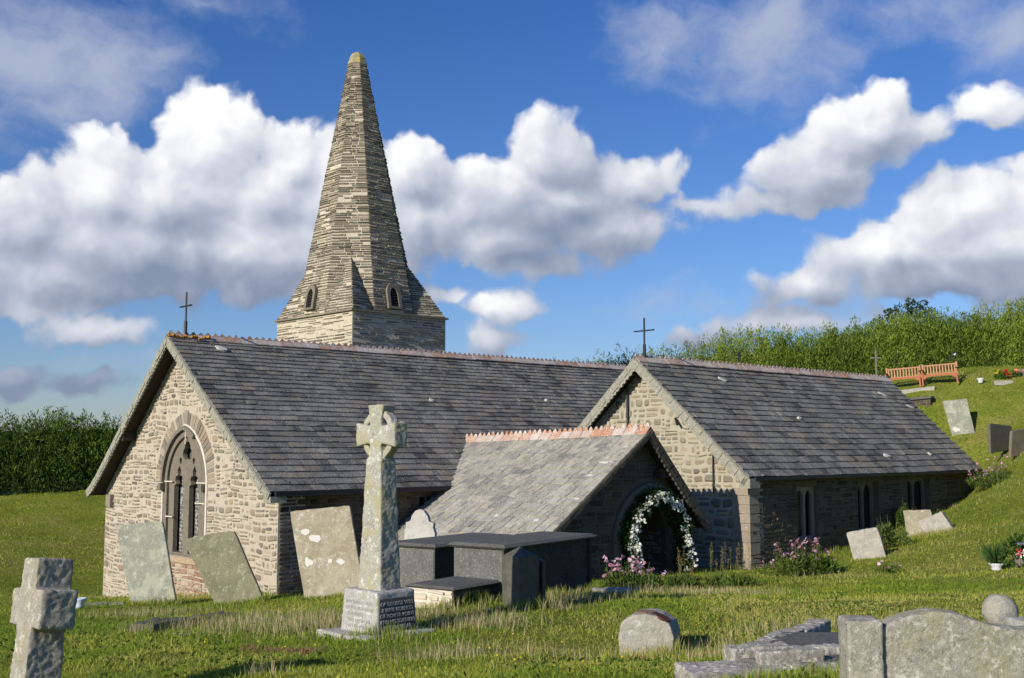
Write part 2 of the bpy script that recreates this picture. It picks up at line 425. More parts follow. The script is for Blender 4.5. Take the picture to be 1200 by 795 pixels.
M = {}
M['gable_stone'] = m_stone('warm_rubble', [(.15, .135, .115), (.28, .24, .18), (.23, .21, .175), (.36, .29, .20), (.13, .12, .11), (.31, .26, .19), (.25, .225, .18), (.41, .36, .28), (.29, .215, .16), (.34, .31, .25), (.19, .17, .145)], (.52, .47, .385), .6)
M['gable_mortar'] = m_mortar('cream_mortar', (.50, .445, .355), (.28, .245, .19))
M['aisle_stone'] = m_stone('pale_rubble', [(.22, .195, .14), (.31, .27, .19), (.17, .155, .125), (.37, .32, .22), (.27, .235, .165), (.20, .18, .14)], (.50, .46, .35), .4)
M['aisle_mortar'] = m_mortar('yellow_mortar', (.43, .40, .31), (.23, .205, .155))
M['shade_dark_stone'] = m_stone('shade_dark_slatestone', [(.075, .064, .046), (.12, .10, .07), (.05, .045, .036), (.155, .125, .085), (.09, .076, .056)], (.24, .205, .15), .35)  # dark stone deepened so the south walls' shade is part of its colour
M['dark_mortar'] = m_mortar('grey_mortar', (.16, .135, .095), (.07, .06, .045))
M['tower_stone'] = m_stone('tower_slatestone', [(.17, .15, .11), (.25, .22, .165), (.13, .12, .095), (.32, .285, .215), (.21, .185, .14), (.11, .10, .085), (.28, .245, .185)], (.46, .42, .31), .55)
M['tower_mortar'] = m_mortar('tower_mortar', (.56, .50, .39), (.30, .27, .20))
M['tracery'] = m_granite('brown_freestone', (.19, .165, .13), (.34, .31, .25), (.11, .10, .085), None, scale=.8)
M['quoin'] = m_stone('quoin_stone', [(.27, .23, .19), (.33, .28, .22), (.24, .21, .18), (.36, .31, .25)], (.55, .49, .38), .4)
M['red_stone'] = m_stone('red_rubble', [(.33, .17, .10), (.42, .33, .24), (.28, .15, .10), (.50, .42, .31)], (.6, .52, .38), .3)
NS = [(.130, .127, .120), (.155, .148, .136), (.105, .103, .100), (.172, .160, .142), (.138, .134, .128), (.078, .077, .078), (.160, .145, .122), (.122, .119, .114), (.145, .141, .134), (.180, .158, .130), (.116, .114, .110), (.150, .146, .140), (.092, .090, .090), (.134, .130, .124)]
_mu = [sum(c_[k_] for c_ in NS) / len(NS) for k_ in range(3)]; NS = [tuple(max(.035, 1.06 * (_mu[k_] + (c_[k_] - _mu[k_]) * 1.55)) for k_ in range(3)) for c_ in NS]
M['slate'] = m_slate('nave_slate', NS, (.40, .395, .35), .8)
M['slate2'] = m_slate('aisle_slate', [tuple(c * .97 for c in x) for x in NS], (.38, .375, .33), .75)
M['slate3'] = m_slate('porch_slate', [(.30, .29, .25), (.34, .325, .28), (.27, .26, .235), (.35, .33, .28), (.29, .28, .25), (.20, .20, .195), (.32, .305, .26), (.38, .355, .30), (.24, .235, .215), (.31, .295, .26)], (.56, .54, .48), .65, (.17, .15, .10), .35)
M['ridge'] = m_slate('ridge_clay', [(.42, .32, .27), (.48, .40, .35), (.40, .27, .21), (.52, .46, .41)], (.62, .56, .50), .7, (.46, .19, .07), .6, .9)
M['ridge_o'] = m_slate('orange_ridge_clay', [(.44, .22, .13), (.46, .36, .30), (.42, .19, .10), (.50, .43, .38)], (.64, .59, .53), .9, (.44, .20, .10), .5, .9)
M['barge'] = m_granite('lichened_slate_edge', (.27, .265, .21), (.48, .47, .40), (.10, .10, .08), (.34, .33, .25), .6, 1.0, 5)
M['barge_dark'] = m_granite('dark_timber_edge', (.085, .078, .062), (.17, .155, .12), (.04, .038, .03))
M['iron'] = m_plain('black_iron', (.018, .02, .026), .45, .2, 20, .5)
M['lead'] = m_plain('dark_gutter', (.022, .022, .024), .5, .2, 10, .4)
M['timber'] = m_plain('dark_soffit', (.05, .04, .03), .9)
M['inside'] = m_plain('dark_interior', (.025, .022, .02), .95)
M['door'] = m_plain('red_brown_door', (.26, .055, .018), .6, .3)
M['slab_green'] = m_granite('grey_green_slate', (.245, .255, .20), (.40, .41, .35), (.13, .14, .11), (.34, .34, .25), .8, .8, 2.2, .47)
M['slab_olive'] = m_granite('olive_slate', (.20, .19, .115), (.31, .30, .22), (.10, .10, .07), (.13, .125, .08), .7, .8, 2.2, .5)
M['slab_tan'] = m_granite('tan_slate', (.33, .30, .21), (.48, .45, .36), (.17, .155, .11), (.24, .20, .13), .65, .8, 2.2, .5)
M['lichen'] = m_plain('white_lichen', (.58, .565, .52), .95, .15, 40)
M['celtic'] = m_granite('lichened_granite', (.37, .36, .30), (.62, .61, .55), (.12, .12, .095), (.35, .33, .19), .8, 1.0, 3.4, .49)
M['celtic_base'] = m_granite('grey_granite_base', (.40, .39, .37), (.62, .61, .58), (.15, .14, .13), (.34, .33, .20), .4, 1.0, 3.0)
M['granite'] = m_granite('foreground_granite', (.34, .32, .26), (.55, .53, .46), (.12, .11, .09), (.30, .28, .17), .6, 1.1, 4)
M['granite_pale'] = m_granite('pale_granite', (.36, .34, .29), (.50, .49, .45), (.15, .145, .125), (.38, .36, .26), .4, 1.3, 5)
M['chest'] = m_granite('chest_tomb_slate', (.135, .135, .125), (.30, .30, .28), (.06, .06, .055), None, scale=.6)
M['chest_shade'] = m_granite('chest_tomb_shaded_slate', (.065, .064, .054), (.15, .15, .13), (.035, .035, .03), None, scale=.5)  # darker copy of the chest slate: south-side shade put into the colour
M['lid'] = m_granite('tomb_lid_slate', (.12, .122, .115), (.24, .24, .22), (.04, .04, .038), None, scale=.7)
M['pillar'] = m_plain('greenish_slate', (.105, .105, .080), .6, .3, 7)
M['white_stone'] = m_granite('white_headstone', (.50, .48, .44), (.62, .60, .56), (.30, .28, .25), None)
M['slab_dark'] = m_granite('dark_headstone', (.13, .125, .09), (.22, .21, .17), (.05, .05, .04), None)
M['brown_stone'] = m_granite('brown_headstone', (.20, .165, .115), (.30, .26, .2), (.10, .08, .06), None)
M['whitewash'] = m_stone('limewashed_rubble', [(.62, .59, .52), (.52, .46, .36), (.68, .65, .58), (.58, .5, .36)], (.7, .68, .62), .4)
M['bench_wood'] = m_plain('orange_teak', (.42, .13, .05), .55, .25, 25)
M['bench_pale'] = m_plain('weathered_teak', (.46, .23, .125), .6, .25, 25)
M['white_paint'] = m_plain('white_glazed', (.62, .63, .65), .35, .1)
M['leaf'] = m_vcol('leaves', .7, .28)
M['grassblade'] = m_vcol('grass_blade', .75, .42)
M['petal'] = m_vcol('petals', .8, .2)
# glass
gm, q = mat('leaded_glass'); P = wcoord(q)
n = q.noise(P, 30, 3, .6)
finish(q, q.mix(n, (.06, .065, .065), (.15, .155, .15)), .3, n, .5, .02, .5); M['glass'] = gm
M['glass_dark'] = m_plain('dark_glass', (.02, .02, .022), .25, .2, 20, .5)
M['leading'] = m_plain('lead_cames', (.48, .48, .46), .6, .2, 30)

# ------------------------------------------------------------------ ground
def gp(px, py, Y): p = at(px, py, Y); return (p[0], p[1], p[2])
def gw(e, n, z): p = W(e, n, z); return (p[0], p[1], z)
GP = [gp(50, 850, 8.5), gp(-60, 790, 10.8), gp(0, 795, 10.4), gp(300, 795, 9.0), gp(600, 795, 8.6), gp(880, 795, 7.8), gp(1200, 830, 5.4), gp(1050, 830, 5.6),
      gp(450, 746, 12.6), gp(300, 762, 11.2), gp(150, 760, 12.2), gp(20, 740, 16), gp(300, 722, 18.5), gp(180, 709, 24.0), gp(262, 709, 22.5), gp(385, 697, 21.3),
      gp(0, 700, 25), gp(60, 700, 26.5), gp(115, 703, 30.0), gw(0, 9.5, -.4), gw(0, 0, .62), gw(4, -.2, .75), gp(115, 640, 40), gp(60, 640, 37), gp(0, 640, 36), gp(0, 580, 48), gp(120, 575, 48),
      gp(-200, 640, 34), gp(-200, 575, 48), gp(-250, 760, 12),
      gp(500, 716, 14.5), gp(560, 712, 14.7), gp(612, 711, 14.6), gp(650, 698, 16), gp(720, 700, 16.5), gp(753, 777, 11.0), gp(870, 742, 11.5), gp(960, 735, 11.5), gp(1100, 728, 12),
      gw(3, -6, 1.15), gw(6, -5.8, 1.05), gw(8.6, -5.6, 1.0), gw(10.5, -5.6, .87), gw(13.5, -5.6, 1.0), gp(900, 690, 22), gp(1000, 682, 22.5), gp(1100, 678, 22), gp(1200, 683, 19), gp(1200, 645, 24), gp(1015, 654, 27.6),
      gw(18, -5.6, 1.55), gw(20.5, -5.6, 1.9), gw(23.7, -5.6, 2.5), gp(1085, 627, 31), gp(1165, 668, 23.5), gp(1150, 577, 36), gp(1120, 603, 32.5), gp(1200, 560, 33), gp(1200, 505, 38), gp(1122, 507, 40), gp(1155, 504, 40),
      gp(1175, 523, 36.5), gp(1085, 452, 44), gp(1042, 455, 45), gp(1200, 440, 43), gp(1140, 448, 43.5), gp(1062, 477, 42), gp(1320, 560, 30), gp(1320, 480, 38), gp(1300, 640, 22),
      gp(1200, 432, 50), gp(1050, 440, 50), (2.0, 53, 3.8), (8.0, 53, 4.9), (-6, 50, 2.0), gw(12, 14, 1.0), gw(24, 4, 3.4), gw(26, -2, 4.2), (-30, 60, 2.2), (0, 68, 4), (25, 66, 8), (40, 45, 8), (40, 25, 4), (-35, 20, 1.5), (0, 0, 2.35), (-8, 0, 1.4), (8, 0, 2.9), (-10, 8, 1.1)]
GP = np.array(GP)
def _U(r2): return np.where(r2 > 0, .5 * r2 * np.log(r2 + 1e-12), 0)
_n = len(GP); _K = _U(((GP[:, None, :2] - GP[None, :, :2]) ** 2).sum(-1)) + np.eye(_n) * 2.0
_Pm = np.hstack([np.ones((_n, 1)), GP[:, :2]]); _A = np.zeros((_n + 3, _n + 3)); _A[:_n, :_n] = _K; _A[:_n, _n:] = _Pm; _A[_n:, :_n] = _Pm.T
_w = np.linalg.solve(_A, np.concatenate([GP[:, 2], np.zeros(3)]))
def vnoise(x, y, s, seed=0):
    x = np.asarray(x) * s + seed * 17.3; y = np.asarray(y) * s + seed * 5.7
    xi = np.floor(x).astype(int); yi = np.floor(y).astype(int); fx = x - xi; fy = y - yi
    fx = fx * fx * (3 - 2 * fx); fy = fy * fy * (3 - 2 * fy)
    def h(a, b): t = np.sin(a * 127.1 + b * 311.7 + seed * 3.1) * 43758.5453; return t - np.floor(t)
    return (h(xi, yi) * (1 - fx) + h(xi + 1, yi) * fx) * (1 - fy) + (h(xi, yi + 1) * (1 - fx) + h(xi + 1, yi + 1) * fx) * fy
def ground(x, y, bumps=True):
    x = np.atleast_1d(np.asarray(x, float)); y = np.atleast_1d(np.asarray(y, float))
    xc, yc = np.clip(x, -38, 42), np.clip(y, -1, 68)
    z = np.zeros_like(xc)
    for i in range(0, len(xc), 20000):
        s = slice(i, i + 20000)
        r2 = (xc[s, None] - GP[None, :, 0]) ** 2 + (yc[s, None] - GP[None, :, 1]) ** 2
        z[s] = _U(r2) @ _w[:_n] + _w[_n] + _w[_n + 1] * xc[s] + _w[_n + 2] * yc[s]
    if bumps: z = z + (vnoise(x, y, .9, 1) - .5) * .08 + (vnoise(x, y, 2.6, 2) - .5) * .045
    return z
def gz(x, y): return float(ground(x, y)[0])
def axis(lo, hi, st, ext): 
    a = np.arange(lo, hi + .01, st); return np.concatenate([[lo - e for e in ext[::-1]], a, [hi + e for e in ext]])
gx = axis(-40, 44, .35, [5, 20, 60, 200, 800, 3000]); gy = axis(-2, 70, .35, [5, 20, 60, 200, 800, 3000])
GXX, GYY = np.meshgrid(gx, gy); GZZ = ground(GXX.ravel(), GYY.ravel())
gv = np.stack([GXX.ravel(), GYY.ravel(), GZZ], 1); nx, ny = len(gx), len(gy)
ii = (np.arange(ny - 1)[:, None] * nx + np.arange(nx - 1)[None, :]).ravel()
gf = np.stack([ii, ii + 1, ii + 1 + nx, ii + nx], 1)
def np_mesh(name, v, f, cols=None, mats=(), smooth=False):
    me = bpy.data.meshes.new(name); v = np.asarray(v, np.float32); f = np.asarray(f, np.int32); k = f.shape[1]
    me.vertices.add(len(v)); me.vertices.foreach_set('co', v.ravel())
    me.loops.add(f.size); me.loops.foreach_set('vertex_index', f.ravel())
    me.polygons.add(len(f)); me.polygons.foreach_set('loop_start', np.arange(0, f.size, k, dtype=np.int32)); me.polygons.foreach_set('loop_total', np.full(len(f), k, np.int32))
    if smooth: me.polygons.foreach_set('use_smooth', np.ones(len(f), bool))
    me.update(calc_edges=True)
    if cols is not None:
        ca = me.color_attributes.new('col', 'FLOAT_COLOR', 'POINT'); c4 = np.ones((len(v), 4), np.float32); c4[:, :3] = cols; ca.data.foreach_set('color', c4.ravel())
    for m in mats: me.materials.append(m)
    return me
def np_obj(name, me, parent=None):
    o = bpy.data.objects.new(name, me); COL.objects.link(o)
    if parent is not None: o.parent = parent
    return o
gmm, q = mat('turf'); P = wcoord(q)
c = q.ramp(q.noise(P, .55, 6, .65), [(.3, (.15, .21, .02)), (.5, (.25, .29, .035)), (.68, (.33, .31, .08))])
c = q.mix(q.m('MULTIPLY', q.sstep(q.noise(P, 11, 6, .75), .4, .65), .7), c, (.045, .065, .012))
c = q.mix(q.m('MULTIPLY', q.sstep(q.noise(P, 2.2, 6, .75), .58, .70), .6), c, (.22, .18, .075))
finish(q, c, .95, q.noise(P, 18, 6, .75), 1.0, .08, .1)
go_ = np_obj('ground', np_mesh('ground', gv, gf, None, [gmm], True)); tag(go_, kind='structure')

# ------------------------------------------------------------------ grass
def leaf_cloud(pos, dirs, length, width, cols):
    """pos Nx3, dirs Nx3 unit; each leaf a thin kite of 4 verts"""
    n = len(pos); r = rng.normal(size=(n, 3)); s = np.cross(dirs, r); s /= np.linalg.norm(s, axis=1, keepdims=True) + 1e-9
    L = np.asarray(length).reshape(-1, 1) * np.ones((n, 1)); Wd = np.asarray(width).reshape(-1, 1) * np.ones((n, 1))
    a = pos; b = pos + dirs * L * .5 + s * Wd * .5; c = pos + dirs * L; d = pos + dirs * L * .5 - s * Wd * .5
    v = np.stack([a, b, c, d], 1).reshape(-1, 3); f = np.arange(n * 4).reshape(n, 4)
    return v, f, np.repeat(cols, 4, 0)
def unit(a): return a / (np.linalg.norm(a, axis=1, keepdims=True) + 1e-9)
def merge(parts):
    vs, fs, cs, b = [], [], [], 0
    for v, f, c in parts: vs.append(v); fs.append(f + b); cs.append(c); b += len(v)
    return np.concatenate(vs), np.concatenate(fs), np.concatenate(cs)
def grass_cols(x, y, n):
    d = vnoise(x, y, .35, 5) * .5 + vnoise(x, y, 1.1, 6) * .3 + vnoise(x, y, 4, 7) * .2
    d = np.clip((d - .40) / .34, 0, .8) + rng.normal(0, .17, n)
    d = np.clip(d, 0, 1)[:, None]
    green = np.array([.21, .31, .032]); mid = np.array([.43, .47, .07]); dry = np.array([.56, .47, .20])
    c = np.where(d < .6, green + (mid - green) * d / .6, mid + (dry - mid) * (d - .6) / .4 * .8)
    return c * rng.uniform(.65, 1.25, (n, 1))
def blades(x, y, h, w, cols, lean=.5, name='grass', two=False):
    n = len(x); z = ground(x, y) - .01
    a = rng.uniform(0, 2 * math.pi, n); ux, uy = np.cos(a), np.sin(a)
    b = rng.uniform(0, 2 * math.pi, n); ln = h * np.abs(rng.normal(0, lean, n))
    lx, ly = np.cos(b) * ln, np.sin(b) * ln
    v0 = np.stack([x - ux * w / 2, y - uy * w / 2, z], 1); v1 = np.stack([x + ux * w / 2, y + uy * w / 2, z], 1)
    if two:
        m0 = np.stack([x - ux * w * .4 + lx * .35, y - uy * w * .4 + ly * .35, z + h * .55], 1); m1 = m0 + np.stack([ux * w * .8, uy * w * .8, 0 * w], 1)
        v2 = np.stack([x + lx, y + ly, z + h], 1)
        v = np.stack([v0, v1, m1, m0, v2], 1).reshape(-1, 3); k = np.arange(n)[:, None] * 5
        f = np.concatenate([k + [0, 1, 2], k + [0, 2, 3], k + [3, 2, 4]]); cc = np.repeat(cols, 5, 0)
    else:
        v2 = np.stack([x + lx, y + ly, z + h], 1)
        v = np.stack([v0, v1, v2], 1).reshape(-1, 3); f = np.arange(n * 3).reshape(n, 3); cc = np.repeat(cols, 3, 0)
    return v, f, cc
def in_church(x, y, m=0.0):
    dx, dy = x - CO[0], y - CO[1]; e = dx * CE[0] + dy * CE[1]; n_ = dx * CN[0] + dy * CN[1]
    return ((e > m) & (e < 25) & (n_ > m) & (n_ < 9.3)) | ((e > 10.6) & (e < 23.8) & (n_ > -5.3) & (n_ < 2)) | ((e > 3) & (e < 8.7) & (n_ > -4.9) & (n_ < 0))
NG = 620000
Yg = np.exp(rng.uniform(math.log(5.0), math.log(52), NG)); Xg = Yg * rng.uniform(-.60, .60, NG)
k = ~in_church(Xg, Yg)
# thin the lawn that other things hide: behind the church
Xg, Yg = Xg[k], Yg[k]; n = len(Xg)
sz = Yg / 10
hb = np.clip(rng.gamma(5, .0075, n), .02, .09) * (.9 + .10 * sz) * (.6 + .9 * vnoise(Xg, Yg, .8, 9)); wb = .0075 * (.5 + .5 * sz) * rng.uniform(.7, 1.3, n)
v, f, cc = blades(Xg, Yg, hb, wb * 1.25, grass_cols(Xg, Yg, n), .95)
g = np_obj('grass', np_mesh('grass', v, f, cc, [M['grassblade']])); tag(g, 'short green and yellowing turf covering the whole churchyard', 'grass', kind='stuff')
# tall straw-coloured seed grass: patches (px, py, Y, rx, ry metres, count)
straw_p = [(340, 748, 13.2, 1.1, .8, 900), (300, 735, 15, 1.2, .8, 700), (400, 742, 13.4, .7, .5, 400), (555, 742, 13, .9, .5, 800), (520, 770, 10.5, .5, .4, 250),
           (672, 700, 15.6, .8, .4, 500), (640, 706, 14.5, .4, .3, 200), (180, 722, 20, 1.2, .8, 500), (810, 700, 18, 1.2, .6, 900), (860, 700, 18.5, 1.2, .7, 500), (850, 765, 10.2, .5, .4, 350), (905, 742, 11.6, .6, .4, 350),
           (500, 735, 14, .8, .4, 400), (650, 770, 11, 1.2, .6, 250), (310, 790, 9.4, .2, .2, 60), (240, 745, 14.5, 1.0, .5, 300), (1180, 570, 33, 2.5, 1.5, 150), (1130, 530, 37, 2, 1, 90), (985, 668, 24, 1.5, .6, 90), (60, 690, 27, 1.5, 1, 200), (1180, 610, 28, 2.5, 2, 90)]
xs, ys = [], []
for px_, py_, Y, rx, ry, cnt in straw_p:
    cnt = int(cnt * 1.35)
    p = at(px_, py_, Y); xs.append(p[0] + rng.normal(0, rx * .55, cnt)); ys.append(p[1] + rng.normal(0, ry * .55, cnt))
xs, ys = np.concatenate(xs), np.concatenate(ys); k = ~in_church(xs, ys); xs, ys = xs[k], ys[k]; n = len(xs)
cs = np.array([.60, .51, .28]) * rng.uniform(.6, 1.25, (n, 1)); gsel = rng.random(n) < .25; cs[gsel] = np.array([.16, .2, .05])
v, f, cc = blades(xs, ys, rng.uniform(.07, .22, n) * rng.uniform(.7, 1.1, n), (.0022 + .00022 * ys) * rng.uniform(.7, 1.3, n), cs, .25, two=True)
g = np_obj('seeding_grass', np_mesh('seeding_grass', v, f, cc, [M['grassblade']])); tag(g, 'long straw coloured seeding grass in tufts between the graves', 'tall grass', kind='stuff')
# longer grass left by the mower round the stones and along the walls
xs, ys, hs_ = [], [], []
def tuft_line(a, b, cnt, sp=.08, h=(.08, .20)):
    t = rng.uniform(0, 1, cnt); xs.append(a[0] + (b[0] - a[0]) * t + rng.normal(0, sp, cnt)); ys.append(a[1] + (b[1] - a[1]) * t + rng.normal(0, sp, cnt)); hs_.append(rng.uniform(*h, cnt) * (.4 + .9 * vnoise(xs[-1], ys[-1], 2.2, 31)))
A_ = lambda x, y, Y: at(x, y, Y)
for a, b, c_ in ((A_(150, 711, 23.7), A_(210, 707, 23.3), 500), (A_(250, 714, 22.0), A_(312, 706, 21.6), 500), (A_(352, 701, 21.1), A_(430, 698, 20.7), 600), (A_(585, 711, 14.1), A_(640, 712, 14.5), 450), (A_(590, 706, 15.3), A_(700, 690, 16.9), 900),
                 (A_(490, 716, 14.4), A_(590, 712, 15.4), 700), (A_(378, 745, 12.5), A_(495, 752, 11.8), 700), (A_(712, 778, 10.7), A_(795, 776, 10.9), 700), (A_(690, 710, 15.8), A_(745, 710, 15.8), 350), (A_(995, 657, 27.2), A_(1042, 652, 27), 400), (A_(1060, 631, 30.6), A_(1115, 618, 30), 400),
                 (A_(1100, 508, 39.8), A_(1146, 507, 39.5), 300), (A_(1158, 524, 36), A_(1215, 526, 35.3), 400), (W(0, 0) - CE * .15, W(0, 9.4) - CE * .15, 1200), (W(10.5, -5.5), W(24, -5.5), 1500), (W(6, -5.1), W(10.4, -5.2), 700), (A_(780, 797, 7.0), A_(1000, 800, 6.9), 500), (A_(862, 757, 8.4), A_(950, 728, 10.4), 500), (A_(1020, 700, 17), A_(1200, 700, 16), 0), (A_(160, 750, 13.6), A_(322, 724, 18.2), 600)):
    tuft_line(a, b, c_)
xs, ys, hs_ = np.concatenate(xs), np.concatenate(ys), np.concatenate(hs_); n = len(xs)
cs = grass_cols(xs, ys, n); k = rng.random(n) < .3; cs[k] = np.array([.52, .45, .22]) * rng.uniform(.6, 1.1, (k.sum(), 1))
v, f, cc = blades(xs, ys, hs_, (.004 + .0003 * ys), cs, .4, two=True)
g = np_obj('rough_grass', np_mesh('rough_grass', v, f, cc, [M['grassblade']])); tag(g, 'unmown longer grass fringing the gravestones and the foot of the walls', 'grass', kind='stuff')
# low broad weeds and tiny yellow flowers sprinkled through the turf
n = 16000; Yw = np.exp(rng.uniform(math.log(6), math.log(34), n)); Xw = Yw * rng.uniform(-.55, .55, n); k = (vnoise(Xw, Yw, .7, 41) > .42) & ~in_church(Xw, Yw); Xw, Yw = Xw[k], Yw[k]; n = len(Xw); zw = ground(Xw, Yw) + .02
v, f, c = leaf_cloud(np.stack([Xw, Yw, zw], 1), unit(np.stack([rng.normal(0, 1, n), rng.normal(0, 1, n), rng.uniform(.2, .8, n)], 1)), rng.uniform(.03, .08, n), rng.uniform(.015, .035, n), np.array([.08, .14, .02]) * rng.uniform(.7, 1.5, (n, 1)))
m_ = 260; Yf = np.exp(rng.uniform(math.log(8), math.log(24), m_)); Xf = Yf * rng.uniform(-.45, .4, m_); zf = ground(Xf, Yf) + rng.uniform(.05, .1, m_)
v2, f2_, c2_ = leaf_cloud(np.stack([Xf, Yf, zf], 1), unit(rng.normal(0, 1, (m_, 3)) + [0, 0, .4]), np.full(m_, .022), np.full(m_, .022), np.tile(np.array([.75, .60, .04]), (m_, 1)))
g = np_obj('weeds', np_mesh('weeds', *merge([(v, f, c), (v2, f2_, c2_)]), [M['grassblade']])); tag(g, 'low broad leaved weeds and tiny yellow flowers scattered in the turf', 'weeds', kind='stuff')
# low ruddy heath patch
n = 900; t = rng.uniform(0, 1, n); p0, p1 = at(285, 757, 11.6), at(375, 768, 11.0)
x = p0[0] + (p1[0] - p0[0]) * t + rng.normal(0, .05, n); y = p0[1] + (p1[1] - p0[1]) * t + rng.normal(0, .14, n)
v, f, cc = blades(x, y, rng.uniform(.03, .07, n), np.full(n, .010), np.array([.36, .20, .13]) * rng.uniform(.6, 1.3, (n, 1)), .6)
g = np_obj('ground_cover', np_mesh('ground_cover', v, f, cc, [M['grassblade']])); tag(g, 'low reddish pink mat of ground cover in the front lawn', 'ground cover', kind='stuff')

# ------------------------------------------------------------------ leaves, hedges
def hedge(name, path, nplume, per, col_a, col_b, depth, leafL, leafW, label, spiky=.35, cat='hedge', lift_top=0.0):
    path = np.array(path, float); seg = np.linalg.norm(np.diff(path[:, :2], axis=0), axis=1); cum = np.concatenate([[0], np.cumsum(seg)])
    t = rng.uniform(0, cum[-1], nplume)
    X = np.interp(t, cum, path[:, 0]); Yp = np.interp(t, cum, path[:, 1]); T = np.interp(t, cum, path[:, 2]) + lift_top
    off = rng.uniform(-1, 1, nplume); X = X + rng.normal(0, .15, nplume); Yp = Yp + off * depth
    base = ground(X, Yp, False)
    bush = vnoise(X, Yp, .45, 21) * .5 + vnoise(X, Yp, 1.3, 22) * .3
    top = base + (T - base) * (1 - .22 * off ** 2 - .0) * (.72 + .40 * bush) + np.abs(rng.normal(0, .30, nplume)) - .06
    lift = rng.beta(1.7, 1.2, nplume)     # where the plume ends vertically
    out = np.sign(off)
    tipz = base + (top - base) * (.12 + .88 * lift)
    ang = rng.uniform(0, 2 * np.pi, nplume)
    v_all, f_all, c_all = [], [], []; nv = 0
    k = np.repeat(np.arange(nplume), per); n = len(k); s = rng.uniform(0, 1, n)
    plen = rng.uniform(.7, 1.5, nplume)
    ldir = np.stack([np.cos(ang) * .35, np.sin(ang) * .35 + out * .35 * (1 - lift), np.full(nplume, 1.0)], 1); ldir = unit(ldir)
    tip = np.stack([X, Yp + out * (1 - lift) * .35, tipz], 1)
    pos = tip[k] - ldir[k] * (s * plen[k])[:, None]
    spread = (.04 + .30 * s)[:, None] * (1 - .35 * spiky)
    pos = pos + rng.normal(0, 1, (n, 3)) * spread * np.array([1, 1, .5])
    dirs = unit(ldir[k] * 1.05 + rng.normal(0, .55, (n, 3)))
    tone = np.clip(.45 + .5 * (bush[k] - .4) * 2.6 + rng.normal(0, .22, n) + .5 * (rng.random(nplume)[k] - .5), 0, 1)[:, None]
    cols = (np.array(col_a) + (np.array(col_b) - np.array(col_a)) * tone) * rng.uniform(.7, 1.25, (n, 1))
    v, f, c = leaf_cloud(pos, dirs, leafL * rng.uniform(.6, 1.4, n), leafW * rng.uniform(.7, 1.3, n), cols)
    # dense twiggy heart so that nothing shows through
    heart = MB(); m_ = 40
    o = np_obj(name, np_mesh(name, v, f, c, [M['leaf']])); tag(o, label, cat)
    # inner mass (sub part)
    hp = []; 
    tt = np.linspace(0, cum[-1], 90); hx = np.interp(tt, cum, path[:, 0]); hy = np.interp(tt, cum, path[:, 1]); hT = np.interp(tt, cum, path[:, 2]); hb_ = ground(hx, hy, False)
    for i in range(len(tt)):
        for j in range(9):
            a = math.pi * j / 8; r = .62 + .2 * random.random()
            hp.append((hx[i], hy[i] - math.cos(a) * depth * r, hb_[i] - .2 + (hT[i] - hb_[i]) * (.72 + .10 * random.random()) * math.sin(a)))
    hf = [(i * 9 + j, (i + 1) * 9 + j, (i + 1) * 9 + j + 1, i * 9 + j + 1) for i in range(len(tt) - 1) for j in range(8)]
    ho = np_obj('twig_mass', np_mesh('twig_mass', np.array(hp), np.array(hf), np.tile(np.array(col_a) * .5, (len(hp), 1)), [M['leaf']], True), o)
    return o
def pz(px_, py_, Y): p = at(px_, py_, Y); return (p[0], p[1], p[2])
hedge('tamarisk_hedge', [pz(610, 445, 57), pz(660, 425, 56), pz(700, 416, 55), pz(740, 406, 54), pz(800, 400, 53), pz(860, 393, 52), pz(950, 388, 51), pz(1010, 380, 50), pz(1060, 366, 49), pz(1130, 362, 48.5), pz(1165, 368, 48), pz(1210, 356, 47), pz(1330, 340, 46)],
      6000, 46, (.065, .115, .014), (.27, .35, .05), 1.5, .17, .032, 'long feathery light green hedge on the bank behind the benches', lift_top=.35)
hedge('dense_hedge', [pz(-420, 478, 46), pz(-200, 480, 47), pz(-60, 477, 48), pz(0, 479, 48.5), pz(60, 476, 49), pz(120, 474, 49.5), pz(170, 480, 50), pz(330, 500, 52), pz(500, 500, 54)],
      5200, 40, (.028, .065, .010), (.12, .20, .025), 1.5, .18, .042, 'tall dark green hedge across the field left of the church')

def foliage_clump(name, centre, r, n, ca, cb, L, Wd, parent=None, up=.3, zmin=None):
    """local coordinates"""
    d = unit(rng.normal(size=(n, 3))); rr = rng.uniform(.25, 1, n) ** .5
    pos = np.array(centre) + d * rr[:, None] * np.array(r)
    if zmin is not None: pos[:, 2] = np.maximum(pos[:, 2], zmin + rng.uniform(0, .05, n))
    dirs = unit(d + np.array([0, 0, up]) + rng.normal(0, .5, (n, 3)))
    t = rng.random((n, 1)); cols = (np.array(ca) + (np.array(cb) - np.array(ca)) * t) * rng.uniform(.7, 1.2, (n, 1))
    v, f, c = leaf_cloud(pos, dirs, L * rng.uniform(.6, 1.3, n), Wd * rng.uniform(.7, 1.2, n), cols)
    return v, f, c
